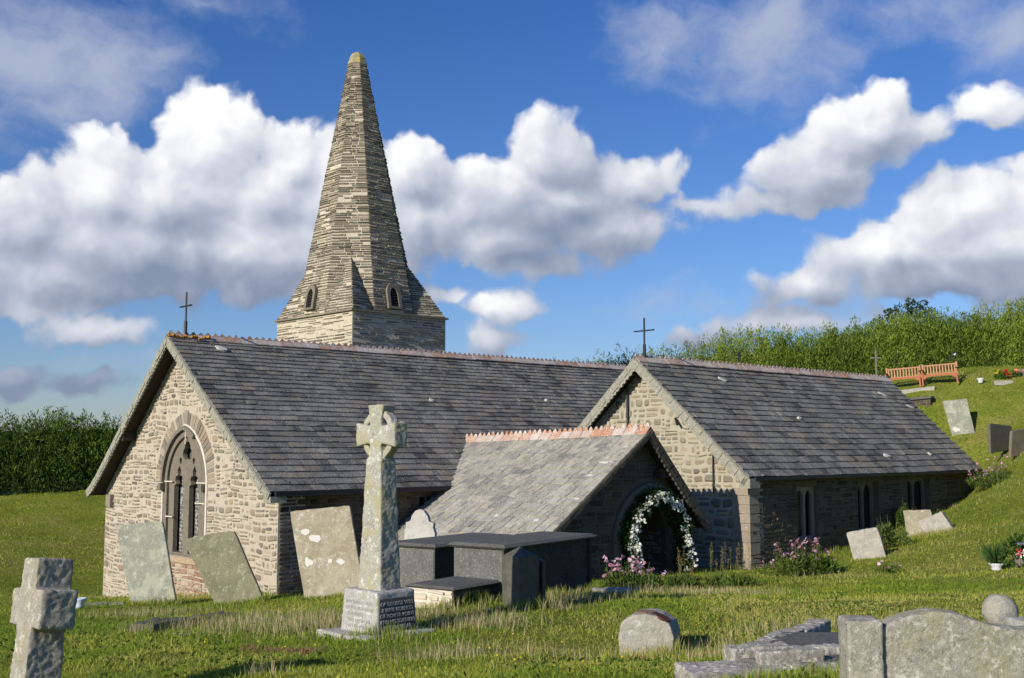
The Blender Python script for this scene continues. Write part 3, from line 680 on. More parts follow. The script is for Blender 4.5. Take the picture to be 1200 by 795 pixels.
# dark broadleaved tree looking over the hedge
p = at(1066, 372, 52); bz = gz(p[0], p[1])
tr = empty('small_tree', (p[0], p[1], bz)); tag(tr, 'dark leaved small tree poking up above the feathery hedge behind the benches', 'tree')
H = p[2] - bz
mb = MB(); mb.tube([(0, 0, -.2), (.05, 0, H * .4), (-.1, .05, H * .75), (0, 0, H)], [.14, .11, .08, .03])
for dx, dz in ((-1.2, .1), (-.6, .5), (.4, .6), (1.0, .3), (-1.6, -.1)): mb.tube([(0, 0, H * .6), (dx * .5, 0, H * .8), (dx, 0, H + dz)], [.05, .035, .015])
mb.build('trunk', M['timber'], tr)
pts = []
for dx, dz, r in ((-1.5, -.25, .34), (-1.2, .0, .3), (-.75, .15, .4), (-.3, .45, .42), (.1, .55, .35), (.5, .4, .4), (.95, .2, .4), (.3, .0, .7), (-.6, -.4, .7), (0, .85, .18), (-1.0, .35, .16), (.6, .75, .16)):
    pts.append(foliage_clump('c', (dx, random.uniform(-.3, .3), H + dz - .1), (r, r, r * .8), int(420 * r), (.02, .045, .012), (.05, .085, .02), .13, .07))
np_obj('crown', np_mesh('crown', *merge(pts), [M['leaf']]), tr)

# ------------------------------------------------------------------ the church
church = empty('church', tuple(CO), CA)
tag(church, 'low slate roofed stone church with crooked spire, south aisle and porch', 'church')
X3, Y3, Z3 = (1, 0, 0), (0, 1, 0), (0, 0, 1)
FW = lambda e: ((e, 0, 0), (0, -1, 0), Z3, (-1, 0, 0))     # west-facing plane: u runs south, v up, n west  (u = -north)
FS = lambda nn: ((0, nn, 0), X3, Z3, (0, -1, 0))           # south-facing plane: u runs east
RN = random.Random(3)
# ---- nave
APZ, AP_N, EZ_S, EZ_N, WN = 6.86, 4.958, 3.0, 2.70, 9.45    # ridge height / position, eave heights
sS = (APZ - EZ_S) / (AP_N + .25); sN = (APZ - EZ_N) / (9.70 - AP_N)
roofS = lambda n: EZ_S + (n + .25) * sS
roofN = lambda n: EZ_N + (9.70 - n) * sN
roof_at = lambda n: min(roofS(n), roofN(n)) - .16
# west gable wall, u=-n in [-WN,0]
win_c, win_w, win_sp, win_ap, win_b = -4.6, 2.35, 3.05, 4.48, 1.18
hole = arch(win_w, win_sp, win_ap, 12, win_c, win_b)
mb = MB(); outer = [(-WN, -1.2), (0, -1.2), (0, roof_at(0)), (-AP_N, roof_at(AP_N)), (-WN, roof_at(WN))]
mb.slab(FW(0.0), outer, -.7, 0, [hole], 1)
def arch_half(w, sp, ap, z):
    a, r = w / 2, ap - sp
    if z < sp: return a
    if z >= ap: return 0
    R = (a * a + r * r) / (2 * a); return max(0, a - R + math.sqrt(max(0, R * R - (z - sp) ** 2)))
VO = .50
def gable_spans(z0, z1, lim=None):
    n0 = max(0, -.25 + (z1 + .16 - EZ_S) / sS); n1 = min(WN, 9.70 - (z1 + .16 - EZ_N) / sN)
    sp = [(-n1, -n0)] if n1 > n0 else []
    zz = z0
    if z1 > win_b - .05:
        hw = max(arch_half(win_w + 2 * (.06 if z1 < win_sp else VO), win_sp - .0, win_ap + VO, z0), arch_half(win_w + .12, win_sp, win_ap + .06, z0)) if z0 > win_sp else (win_w / 2 + .05)
        if z0 < win_ap + VO: sp = sub_spans(sp, win_c - hw, win_c + hw)
    return sp
stones(mb, FW(0.0), -1.0, 6.7, gable_spans, (.06, .24), (.09, .44), .034, (-.002, .035), .55, 0, RN, .09, .06)
# voussoirs
def voussoirs(mb, fr, w, sp, ap, xc, thick, nn, mi=0, prot=(.01, .02), rnd=RN, w_i=None):
    o, u, v, n = [Vector(a) for a in fr]
    inn = arch(w, sp, ap, 60, xc, sp)[2:]
    # resample
    L = [0]
    for a, b in zip(inn[:-1], inn[1:]): L.append(L[-1] + math.dist(a, b))
    def pt(s):
        for i in range(len(L) - 1):
            if L[i + 1] >= s: 
                t = (s - L[i]) / (L[i + 1] - L[i]); return (inn[i][0] * (1 - t) + inn[i + 1][0] * t, inn[i][1] * (1 - t) + inn[i + 1][1] * t)
        return inn[-1]
    mid = L[-1] / 2
    def nrm(s):
        a, b = pt(max(0, s - .03)), pt(min(L[-1], s + .03)); dx, dy = b[0] - a[0], b[1] - a[1]; l = math.hypot(dx, dy); return (dy / l, -dx / l)
    for i in range(nn):
        s0, s1 = L[-1] * (i + .06) / nn, L[-1] * (i + .94) / nn
        q_ = []
        tk = thick * rnd.uniform(.85, 1.08)
        for s_, k in ((s0, 0), (s1, 0), (s1, 1), (s0, 1)):
            p_ = pt(s_); m_ = nrm(s_); 
            q_.append((p_[0] + m_[0] * tk * k, p_[1] + m_[1] * tk * k))
        d = rnd.uniform(*prot); cx = sum(a for a, b in q_) / 4; cy = sum(b for a, b in q_) / 4
        vs = [tuple(o + u * a + v * b - n * .01) for a, b in q_] + [tuple(o + u * (cx + (a - cx) * .88) + v * (cy + (b - cy) * .88) + n * d) for a, b in q_]
        mb.add(vs, [(4, 5, 6, 7), (0, 1, 5, 4), (1, 2, 6, 5), (2, 3, 7, 6), (3, 0, 4, 7)], mi)
voussoirs(mb, FW(0), win_w + .08, win_sp, win_ap + .04, win_c, .44, 33, 0)
# red stones below the sill
stones(mb, FW(-.012), -.3, win_b - .16, lambda a, b: [(win_c - 1.3, win_c + 1.35)], (.10, .2), (.2, .5), .03, (.012, .03), .3, 3, RN)
mb.build('west_gable_wall', [M['gable_stone'], M['gable_mortar'], M['quoin'], M['red_stone']], church)
# south wall of nave with small window
sw = [(4.05, 2.1), (4.65, 2.1), (4.65, 2.78), (4.05, 2.78)]
mb = MB(); mb.slab(FS(0.0), [(.7, -1.2), (10.6, -1.2), (10.6, 2.95), (.7, 2.95)], -.6, 0, [sw], 1)
def sp_(z0, z1):
    s_ = [(0.02, 5.5)]
    if z1 > 2.08: s_ = sub_spans(s_, 4.0, 4.7)
    return s_
stones(mb, FS(0.0), -.5, 2.95, sp_, (.07, .16), (.18, .5), .025, (.006, .03), .3, 0, RN)
mb.build('nave_south_wall', [M['shade_dark_stone'], M['dark_mortar']], church)
wn = MB(); wn.slab(FS(.18), [(4.05, 2.1), (4.65, 2.1), (4.65, 2.78), (4.05, 2.78)], -.03, 0)
wo_ = wn.build('small_window', M['glass_dark'], church)
f_ = MB(); f_.slab(FS(.1), [(4.05, 2.1), (4.65, 2.1), (4.65, 2.78), (4.05, 2.78)], -.06, 0, [[(4.11, 2.16), (4.32, 2.16), (4.32, 2.72), (4.11, 2.72)], [(4.38, 2.16), (4.59, 2.16), (4.59, 2.72), (4.38, 2.72)]]); f_.build('frame', M['tracery'], wo_)
# hidden north and east walls
mb = MB(); mb.box((.7, WN - .6, -1.5), (25, WN - .002, 2.6)); mb.build('nave_north_wall', M['gable_mortar'], church)
mb = MB(); mb.slab(((25, 0, 0), (0, -1, 0), Z3, (-1, 0, 0)), outer, -.3, .3); mb.build('nave_east_wall', M['gable_mortar'], church)

# ---- west window: jamb, tracery, glass, hood
ww = empty('west_window', (0, 0, 0)); ww.parent = church
gl = MB(); gl.slab(FW(.25), arch(win_w - .1, win_sp, win_ap - .05, 10, win_c, win_b), -.03, 0); gl.build('glass', M['glass'], ww)
ld = MB()     # lead cames: little diamond lattice in front of the glass
for c_ in (win_c - .42, win_c + .42):
    k = 0; z = win_b + .1
    while z < 3.45:
        ld.box((.235, -(c_ + .27), z), (.243, -(c_ - .27), z + .014)); z += .09 + .035 * ((k * 7) % 3) / 2; k += 1
    for j in range(-3, 4): ld.box((.233, -(c_ + j * .078) - .006, win_b + .05), (.241, -(c_ + j * .078) + .006, 3.45))
    for k in range(60):
        zz = RN.uniform(win_b + .1, 3.3); xx = c_ + RN.uniform(-.22, .22)
        ld.box((.23, -xx - .03, zz), (.237, -xx + .03, zz + RN.uniform(.02, .06)))
ld.build('leading', M['leading'], ww)
def lancet(c_, w, b, sp, ap):
    pts = arch(w, sp, ap, 6, c_, b)
    return pts
def trefoil(c_, z, r):
    pts = []
    for i in range(24):
        a = 2 * math.pi * i / 24 + math.pi / 2; rr = r * (.72 + .34 * abs(math.cos(1.5 * (a - math.pi / 2)))); pts.append((c_ + rr * math.cos(a), z + rr * math.sin(a)))
    return pts
L1 = lambda c_: [(c_ - .26, win_b + .08), (c_ + .26, win_b + .08), (c_ + .26, 2.98), (c_ + .15, 3.02), (c_ + .22, 3.12), (c_ + .17, 3.22), (c_ + .07, 3.24), (c_ + .10, 3.36), (c_, 3.5), (c_ - .10, 3.36), (c_ - .07, 3.24), (c_ - .17, 3.22), (c_ - .22, 3.12), (c_ - .15, 3.02), (c_ - .26, 2.98)]
mb = MB(); mb.slab(FW(.055), arch(win_w, win_sp, win_ap, 12, win_c, win_b), -.12, 0, [L1(win_c - .42), L1(win_c + .42), trefoil(win_c, 3.86, .25), ellipse(win_c - .36, 3.62, .065, .09, 8), ellipse(win_c + .36, 3.62, .065, .09, 8)])
mb.build('tracery', M['tracery'], ww)
# projecting jamb blocks and moulded reveal
mb = MB(); inner = arch(1.98, win_sp + .0, win_ap - .22, 12, win_c + .01, win_b + .04)
mb.slab(FW(.0), arch(win_w - .02, win_sp, win_ap - .01, 12, win_c, win_b + .004), -.05, .012, [inner])
sur_mb = mb
mb = MB()
hi_, ho_ = arch(win_w - .12, win_sp, win_ap - .06, 16, win_c, win_sp - .1)[2:], arch(win_w + .06, win_sp, win_ap + .05, 16, win_c, win_sp - .1)[2:]
nh = len(hi_) // 2 + 1
A = hi_[nh - 6:] ; B = ho_[nh - 6:]
mb.slab(FW(-.01), A + B[::-1], 0, .09); mb.slab(FW(-.03), [(win_c - win_w / 2 - .14, win_sp - .2), (win_c - win_w / 2 + .1, win_sp - .2), (win_c - win_w / 2 + .1, win_sp - .02), (win_c - win_w / 2 - .05, win_sp - .02)], 0, .12)
mb.slab(FW(-.03), [(win_c + win_w / 2 - .2, win_sp - .16), (win_c + win_w / 2 - .02, win_sp - .16), (win_c + win_w / 2 - .02, win_sp), (win_c + win_w / 2 - .2, win_sp)], 0, .1)
mb.build('hood_mould', M['tracery'], ww)
# pale mortar joints cutting the surround
mb = sur_mb; _k0 = len(mb.f)
for zz, a0, a1 in ((2.15, 1.02, .62), (3.06, 1.16, .66), (1.7, -.62, -1.1), (2.55, -.62, -1.12), (3.06, -.66, -1.16)):
    mb.slab(FW(-.016), [(win_c - a0, zz), (win_c - a1, zz), (win_c - a1, zz + .03), (win_c - a0, zz + .03)] if a0 > a1 else [(win_c - a0, zz), (win_c - a1, zz), (win_c - a1, zz + .03), (win_c - a0, zz + .03)], -.01, .003)
for (a, b, c_, d) in ((-.55, 3.52, -.12, 3.52), (.12, 3.5, .85, 3.62), (0, 4.05, .0, 4.40)):
    t_ = .016
    if a == c_: mb.slab(FW(-.016), [(win_c - t_, b), (win_c + t_, b), (win_c + t_, d), (win_c - t_, d)], -.01, .003)

_ro = arch(win_w + .15, win_sp, win_ap + .10, 14, win_c, win_b - .0); mb.slab(FW(-.0), _ro, -.05, .028, [arch(win_w + .0, win_sp, win_ap + .0, 14, win_c, win_b + .002)])
mb.mi[_k0:] = [1] * (len(mb.mi) - _k0); mb.build('surround', [M['tracery'], m_mortar('white_pointing', (.66, .62, .54), (.48, .44, .37))], ww)
mb = MB(); mb.slab(FW(0), [(win_c - win_w / 2 - .1, win_b - .15), (win_c + win_w / 2 + .1, win_b - .15), (win_c + win_w / 2 + .1, win_b), (win_c - win_w / 2 - .1, win_b)], -.3, .06)
mb.build('sill', M['red_stone'], ww)

# ---- roofs
def roof_plane(mb, fr, L0, L1_, SL, th=.12, mi=1):
    o, u, v, n = [Vector(a) for a in fr]
    P_ = lambda a, b, k: tuple(o + u * a + v * b + n * k)
    mb.hexa([P_(L0, 0, -th), P_(L1_, 0, -th), P_(L1_, SL, -th), P_(L0, SL, -th), P_(L0, 0, -.055), P_(L1_, 0, -.055), P_(L1_, SL, -.055), P_(L0, SL, -.055)], mi)
def slope_frame(n_e, z_e, n_r, z_r, o_e=0.0):
    """slope running from eave (n_e,z_e) to ridge (n_r,z_r), u along +E (south slope) """
    dv = Vector((0, n_r - n_e, z_r - z_e)); SL = dv.length; v_ = dv / SL
    u_ = Vector((1, 0, 0)); n_ = u_.cross(v_)
    if n_.z < 0: n_ = -n_
    return ((o_e, n_e, z_e), tuple(u_), tuple(v_), tuple(n_)), SL
def ridge_tiles(mb, p0, p1, half, drop, tl=.42, crest=.075, rnd=RN, tooth=.21, z0=.03):
    """inverted-V tiles with a row of pointed crests, from p0 to p1 (3-D)"""
    p0, p1 = Vector(p0), Vector(p1); d = (p1 - p0); L = d.length; d.normalize(); s_ = d.cross(Vector((0, 0, 1))).normalized(); up = Vector((0, 0, 1))
    x = 0
    while x < L - .05:
        l = min(tl * rnd.uniform(.95, 1.05), L - x); a, b = p0 + d * (x + .006), p0 + d * (x + l - .006); j = up * rnd.uniform(-.008, .01); th = .022
        sec = [(-half, -drop), (0, z0 + .02), (half, -drop)]
        top = [[q0 + j + s_ * k + up * (z + th) for k, z in sec] for q0 in (a, b)]; bot = [[q0 + j + s_ * k + up * z for k, z in sec] for q0 in (a, b)]
        vs = top[0] + top[1] + bot[0] + bot[1]
        mb.add([tuple(v_) for v_ in vs], [(0, 1, 4, 3), (1, 2, 5, 4), (6, 9, 10, 7), (7, 10, 11, 8), (0, 3, 9, 6), (2, 8, 11, 5), (0, 6, 7, 1), (1, 7, 8, 2), (3, 4, 10, 9), (4, 5, 11, 10)])
        nt = max(1, round(l / tooth)); 
        for k in range(nt):
            c0 = a + (b - a) * (k / nt); c1 = a + (b - a) * ((k + 1) / nt); m_ = (c0 + c1) / 2; h = crest * rnd.uniform(.8, 1.15); zb = up * (z0 + .03)
            w_ = s_ * .02
            base_ = [c0 + (m_ - c0) * .15 - w_ + zb, c1 + (m_ - c1) * .15 - w_ + zb, c1 + (m_ - c1) * .15 + w_ + zb, c0 + (m_ - c0) * .15 + w_ + zb]
            pk = [m_ - (c1 - c0) * .12 + up * (h) + zb, m_ + (c1 - c0) * .12 + up * h + zb]
            mb.add([tuple(p_ + j) for p_ in base_ + pk], [(0, 1, 5, 4), (2, 3, 4, 5), (1, 2, 5), (3, 0, 4), (0, 3, 2, 1)])
        x += l
# nave roof
RL = 25.2
mb = MB(); frS, SLs = slope_frame(-.28, EZ_S - .02, AP_N, APZ)
sagf = lambda a, b: -.035 * math.sin(min(1, max(0, (a + .4) / 18)) * math.pi) - .012 * (mnoise.noise(Vector((a * .35, b * .6, 0))))
slates(mb, frS, lambda v_: (-.42, RL), SLs, .245, (.24, .46), RN, 0, sag=sagf)
roof_plane(mb, frS, -.40, RL, SLs, .13)
frN, SLn = slope_frame(9.72, EZ_N - .02, AP_N, APZ)
slates(mb, frN, lambda v_: (-.42, RL), SLn, .30, (.4, .7), RN, 0)
roof_plane(mb, frN, -.40, RL, SLn, .13)
nr = mb.build('nave_roof', [M['slate'], M['timber']], church)
mb = MB(); ridge_tiles(mb, (-.44, AP_N, APZ + .01), (RL, AP_N, APZ + .06), .17, .10); mb.build('ridge_tiles', M['ridge'], nr)
mb = MB()
for i in range(5): mb.box((-.42 + i * .16, AP_N - .16 + .03 * i % .05, APZ - .02), (-.28 + i * .16, AP_N - .06, APZ + .055 - .02 * (i % 2)))
mb = MB(); mb.box((-.3, -.40, EZ_S - .12), (5.5, -.27, EZ_S - .03)); mb.box((-.3, -.41, EZ_S - .03), (5.5, -.385, EZ_S - .0)); mb.build('gutter', M['lead'], nr)

def barge(mb, fr, pts, depth, t0, t1, scal=.14, amp=.035, rnd=RN, flare=0.0):
    """board following top line pts (2-D), hanging 'depth' below with a scalloped lower edge"""
    top = []; n_ = len(pts)
    # dense resample
    L = [0]
    for a, b in zip(pts[:-1], pts[1:]): L.append(L[-1] + math.dist(a, b))
    tot = L[-1]; N_ = int(tot / .035)
    def pt(s):
        for i in range(len(L) - 1):
            if L[i + 1] >= s - 1e-9: t = (s - L[i]) / (L[i + 1] - L[i]); return (pts[i][0] * (1 - t) + pts[i + 1][0] * t, pts[i][1] * (1 - t) + pts[i + 1][1] * t)
        return pts[-1]
    low = []
    for i in range(N_ + 1):
        s = tot * i / N_; p_ = pt(s); top.append(p_)
        a, b = pt(max(0, s - .05)), pt(min(tot, s + .05)); dx, dy = b[0] - a[0], b[1] - a[1]; l = math.hypot(dx, dy); nx_, ny_ = dy / l, -dx / l
        if ny_ > 0: nx_, ny_ = -nx_, -ny_
        dd = depth + (amp * abs(math.sin(math.pi * s / scal)) if scal else 0) + rnd.uniform(-.006, .006)
        low.append((p_[0] + nx_ * dd, p_[1] + ny_ * dd))
    poly = top + low[::-1]
    # split into quads instead of one tessellated polygon
    o, u, v, n = [Vector(a) for a in fr]; P_ = lambda p_, t: tuple(o + u * p_[0] + v * p_[1] + n * t)
    vs = [P_(p_, t1) for p_ in top] + [P_(p_, t1) for p_ in low] + [P_(p_, t0) for p_ in top] + [P_(p_, t0) for p_ in low]; K_ = N_ + 1; fs = []
    for i in range(N_):
        fs += [(i, i + 1, K_ + i + 1, K_ + i), (2 * K_ + i, 3 * K_ + i, 3 * K_ + i + 1, 2 * K_ + i + 1), (i, 2 * K_ + i, 2 * K_ + i + 1, i + 1), (K_ + i, K_ + i + 1, 3 * K_ + i + 1, 3 * K_ + i)]
    fs += [(0, K_, 3 * K_, 2 * K_), (K_ - 1, 3 * K_ - 1, 4 * K_ - 1, 2 * K_ - 1)]
    mb.add(vs, fs)
    # lapped slate pieces along the board
    s_ = .02
    while s_ < tot - .1:
        L2 = rnd.uniform(.22, .5); e_ = min(tot, s_ + L2); q_ = []; dj = depth * rnd.uniform(.72, 1.12); tj = t1 + rnd.uniform(.006, .022)
        for q1, k_ in ((s_, .02), (e_ - .012, .02), (e_ - .012 - rnd.uniform(0, .03), dj), (s_ + rnd.uniform(0, .03), dj * rnd.uniform(.9, 1.05))):
            p_ = pt(q1); a, b = pt(max(0, q1 - .05)), pt(min(tot, q1 + .05)); dx, dy = b[0] - a[0], b[1] - a[1]; l = math.hypot(dx, dy); nx_, ny_ = dy / l, -dx / l
            if ny_ > 0: nx_, ny_ = -nx_, -ny_
            q_.append((p_[0] + nx_ * k_, p_[1] + ny_ * k_))
        mb.hexa([P_(p_, t1 - .005) for p_ in q_] + [P_(p_, tj + rnd.uniform(0, .008)) for p_ in q_]); s_ = e_
# nave west barge boards (u = -n)
mb = MB()
barge(mb, FW(-.40), [(-AP_N, APZ + .02), (-.6, roofS(.6) + .01), (.0, roofS(0) - .0), (.36, EZ_S - .05)], .17, 0, .05, scal=.0)
barge(mb, FW(-.38), [(-AP_N - .02, APZ - .12), (-.9, roofS(.9) - .15), (.0, roofS(0) - .13)], .10, 0, .05, scal=.12, amp=.04)
barge(mb, FW(-.40), [(-AP_N, APZ + .02), (-9.1, roofN(9.1) + .01), (-9.55, roofN(9.55) + .06), (-9.85, EZ_N + .02)], .19, 0, .05, scal=.13, amp=.05)
mb.box((-.42, -.36, EZ_S - .26), (.0, -.05, EZ_S - .12))
mb.build('verge_board', M['barge'], nr)
mb = MB(); mb.box((-.38, 7.55, 4.15), (0, 7.8, 4.4)); mb.build('purlin', M['timber'], nr)
mb = MB(); mb.box((-.12, 8.9, 2.3), (.02, 9.2, 2.62)); mb.build('kneeler', M['quoin'], church)
# orange lichen patch on first ridge tiles (a real crust with thickness)
mb = MB()
for i in range(16):
    x_ = -.43 + .075 * i + RN.uniform(-.02, .02); z_ = RN.uniform(-.02, .06)
    mb.tube([(x_, AP_N - .10 - .06 * RN.random(), APZ + z_ - .02), (x_ + .02, AP_N - .13 - .06 * RN.random(), APZ + z_ - .045)], [.05, .045], 7)
mb.build('orange_lichen', m_plain('orange_lichen', (.60, .27, .04), .95, .3, 30), nr)

def iron_cross(e, n_, z0, h, w):
    c_ = empty('iron_cross', (e, n_, z0)); c_.parent = church
    b = MB(); b.tube([(0, 0, -.1), (0, 0, h * .33)], .045, 10); b.tube([(0, 0, h * .33), (0, 0, h)], .026, 10); b.build('shaft', M['iron'], c_)
    b = MB(); b.box((-w / 2 * .05 - .018, -w / 2, h * .66), (.018, w / 2, h * .66 + .035)); b.build('crossbar', M['iron'], c_)
iron_cross(.08, AP_N, APZ + .05, 1.15, .62)

# ---- south aisle
AZ, A_N, AE_S, AEZ = 6.44, -1.992, -5.67, 3.24
A0 = 10.5
sA = (AZ - AEZ) / (A_N - AE_S); AEN = 1.69
aroof = lambda n_: AEZ + (min(n_ - AE_S, AEN - n_)) * sA - .14
mb = MB()
ao = [(-1.6, 0.0), (5.41, 0.0), (5.41, aroof(-5.41)), (-A_N, aroof(A_N)), (-1.6, aroof(1.6))]
mb.slab(FW(A0), ao, -.6, 0, [], 1)
def asp(z0, z1):
    n0 = max(-5.41, AE_S + (z1 + .14 - AEZ) / sA); n1 = min(1.5, AEN - (z1 + .14 - AEZ) / sA)
    s_ = [(-n1, -n0)] if n1 > n0 else []
    if z0 < 2.95: s_ = sub_spans(s_, 4.93, 6)
    return s_
stones(mb, FW(A0), .3, 6.3, asp, (.08, .30), (.12, .50), .036, (.0, .04), .55, 0, RN, .09, .02)
z = .4
while z < 2.95:
    h = RN.uniform(.2, .34); h = min(h, 2.95 - z); w_ = RN.uniform(.42, .48)
    if h < .08: break
    mb.box((A0 - .03, -5.44, z + .012), (A0 + .4, -5.41 + w_, z + h - .012), 2); z += h
mb.build('aisle_west_wall', [M['aisle_stone'], M['aisle_mortar'], M['quoin']], church)
# aisle south wall + windows
A1 = 24.0
wins = [(13.2, 1.0, 1.5, 2.9), (16.5, 1.25, 1.55, 2.95), (19.6, 1.5, 1.7, 3.0)]
holes = []
for c_, w_, b, t in wins: holes.append([(c_ - w_ / 2, b), (c_ + w_ / 2, b), (c_ + w_ / 2, t), (c_ - w_ / 2, t)])
mb = MB(); mb.slab(FS(-5.41), [(A0 + .6, 0), (A1 - .3, 0), (A1 - .3, 3.2), (A0 + .6, 3.2)], -.6, 0, holes, 1)
def ssp(z0, z1):
    s_ = [(A0 + .03, A1 - .35)]
    for c_, w_, b, t in wins:
        if z1 > b and z0 < t + .02: s_ = sub_spans(s_, c_ - w_ / 2, c_ + w_ / 2)
    return s_
stones(mb, FS(-5.41), .2, 3.2, ssp, (.08, .22), (.12, .5), .04, (.004, .04), .4, 0, RN, .05, .04)
mb.build('aisle_south_wall', [M['shade_dark_stone'], M['dark_mortar']], church)
for i, (c_, w_, b, t) in enumerate(wins):
    wi = empty('lancet_window'); wi.parent = church
    g_ = MB(); g_.box((c_ - w_ / 2, -5.41 + .3, b), (c_ + w_ / 2, -5.41 + .33, t)); g_.build('glass', M['glass_dark'], wi)
    f_ = MB(); lw = (w_ - .30) / 2; cs_ = (c_ - lw / 2 - .05, c_ + lw / 2 + .05)
    rec = .10 if i == 0 else .20
    f_.slab(FS(-5.41 + rec), [(c_ - w_ / 2 + .002, b + .002), (c_ + w_ / 2 - .002, b + .002), (c_ + w_ / 2 - .002, t - .002), (c_ - w_ / 2 + .002, t - .002)], -.08, 0, [arch(lw, t - .35, t - .08, 5, cc_, b + .06) for cc_ in cs_])
    f_.build('frame', M['quoin'] if i == 0 else M['tracery'], wi)
mb = MB(); mb.box((A1 - .8, -5.4, 0), (A1 - .3, 1.5, 3.2)); mb.slab(((A1 - .3, 0, 0), (0, -1, 0), Z3, (-1, 0, 0)), ao, -.2, .2); mb.build('aisle_east_wall', M['dark_mortar'], church)
# aisle roof : east verge slightly raked
mb = MB(); frA, SLa = slope_frame(AE_S, AEZ - .01, A_N, AZ)
sagA = lambda a, b: -.03 * math.sin(min(1, max(0, (a - 10) / 14)) * math.pi) - .012 * mnoise.noise(Vector((a * .35, b * .6, 5)))
slates(mb, frA, lambda v_: (10.08, 23.5 + .8 * v_ / SLa), SLa, .27, (.24, .48), RN, 0, sag=sagA)
roof_plane(mb, frA, 10.1, 23.45, SLa, .13)
frA2, SLa2 = slope_frame(AEN, AEZ, A_N, AZ)
slates(mb, frA2, lambda v_: (10.08, 23.5 + .8 * v_ / SLa2), SLa2, .3, (.4, .7), RN, 0); roof_plane(mb, frA2, 10.1, 23.45, SLa2, .13)
ar = mb.build('aisle_roof', [M['slate2'], M['timber']], church)
mb = MB(); ridge_tiles(mb, (10.06, A_N, AZ + .01), (24.3, A_N, AZ + .02), .19, .12); mb.build('ridge_tiles', M['ridge'], ar)
mb = MB(); mb.box((10.3, AE_S - .10, AEZ - .12), (23.5, AE_S + .01, AEZ - .03)); mb.build('gutter', M['lead'], ar)
mb = MB()
barge(mb, FW(10.1), [(-A_N, AZ + .02), (5.2, AEZ + (.47) * sA), (5.5, AEZ + .13), (5.72, AEZ - .04)], .26, 0, .05, scal=.0)
barge(mb, FW(10.1), [(-A_N, AZ + .02), (-1.55, AEZ + .14 * sA)], .24, 0, .05, scal=.16, amp=.055)
mb.box((10.05, -5.75, AEZ - .30), (10.5, -5.42, AEZ - .06))
mb.build('verge_board', M['barge'], ar)
iron_cross(10.5, A_N, AZ + .05, 1.12, .72)
# rainwater / conductor rods and bracket on aisle gable
mb = MB(); mb.tube([(10.44, -4.33, 2.78), (10.44, -4.33, 3.75)], .02, 8); mb.build('iron_rod', M['iron'], church)
mb = MB(); mb.tube([(10.44, -1.39, 4.4), (10.42, -1.39, 5.95)], .032, 8); mb.build('down_pipe', M['iron'], church)
mb = MB(); mb.tube([(10.45, -3.1, 4.75), (10.28, -3.3, 4.58)], .035, 8); mb.build('iron_bracket', M['iron'], church)

# pale patches of lichen and slipped slates
def roof_patch(roof, e0, z0, n0, slope, px_, py_, L, wd):
    r_ = ray(px_, py_); o_ = np.array([0, 0, CZ]); nrm = np.array([*(-slope * CN[:2]), 1.0])
    p0 = W(0, n0, z0); t_ = ((p0 - o_) @ nrm) / (r_ @ nrm); p_ = o_ + r_ * t_ - CO; e, n_ = p_ @ CE, p_ @ CN; z = z0 + (n_ - n0) * slope
    v_ = Vector((0, 1, slope)).normalized(); nn_ = Vector((0, -slope, 1)).normalized(); u_ = Vector((1, 0, 0)); c0 = Vector((e, n_, z)); b = MB(); pts = []
    for i in range(12):
        an = 2 * math.pi * i / 12; k_ = RN.uniform(.75, 1.1); pts.append(c0 + (u_ * math.cos(an) * L - v_ * math.cos(an) * L * .6) * k_ + (v_ * math.sin(an) + u_ * .5 * math.sin(an)) * wd * k_)
    b.add([tuple(p_ + nn_ * .058) for p_ in pts] + [tuple(p_ - nn_ * .02) for p_ in pts], [tuple(range(12))] + [(i, 12 + i, 12 + (i + 1) % 12, (i + 1) % 12) for i in range(12)]); b.build('lichen_patch', M['lichen'], roof)
for q_ in ((1033, 463, .16, .05), (1066, 478, .17, .05), (1089, 533, .08, .04), (1039, 535, .12, .05), (846, 446, .14, .05), (936, 491, .06, .04)): roof_patch(ar, 0, AEZ, AE_S, sA, *q_)
for q_ in ((259, 410, .16, .07), (470, 497, .05, .03), (505, 470, .06, .03), (640, 470, .07, .03)): roof_patch(nr, 0, EZ_S, -.28, sS, *q_)
# ---- porch
PE, PS = 6.8, -5.244
PZ1, PZ0 = 4.36, 4.15           # ridge heights at south end, north end
WE, WEZ, EE, EEZ = 2.684, 1.588, 8.979, 2.07
PW = -4.944
def porch_roof_z(e, n_=PS):
    rz = PZ1 + (PZ0 - PZ1) * (n_ - PS) / 4.0
    return (WEZ + (e - WE) / (PE - WE) * (PZ1 - WEZ)) if e < PE else (EEZ + (EE - e) / (EE - PE) * (PZ1 - EEZ))
pc, pw_, psp, pap = 7.12, 2.1, 1.75, 2.82
pouter = [(WE + .3, .3), (EE - .25, .3), (EE - .25, porch_roof_z(EE - .25) - .12), (PE, PZ1 - .14), (WE + .3, porch_roof_z(WE + .3) - .12)]
phole = arch(pw_, psp, pap, 10, pc, .31)
mb = MB(); mb.slab(FS(PW), pouter, -.55, 0, [phole], 1)
def psp_(z0, z1):
    e0 = WE + .3; e1 = EE - .27
    e0 = max(e0, WE + (z1 + .12 - WEZ) / ((PZ1 - WEZ) / (PE - WE))); e1 = min(e1, EE - (z1 + .12 - EEZ) / ((PZ1 - EEZ) / (EE - PE)))
    s_ = [(e0, e1)] if e1 > e0 else []
    hw = arch_half(pw_ + .75, psp, pap + .38, z0)
    if hw > 0: s_ = sub_spans(s_, pc - hw, pc + hw)
    return s_
stones(mb, FS(PW), .35, PZ1 - .2, psp_, (.09, .2), (.2, .6), .03, (.006, .03), .3, 0, RN)
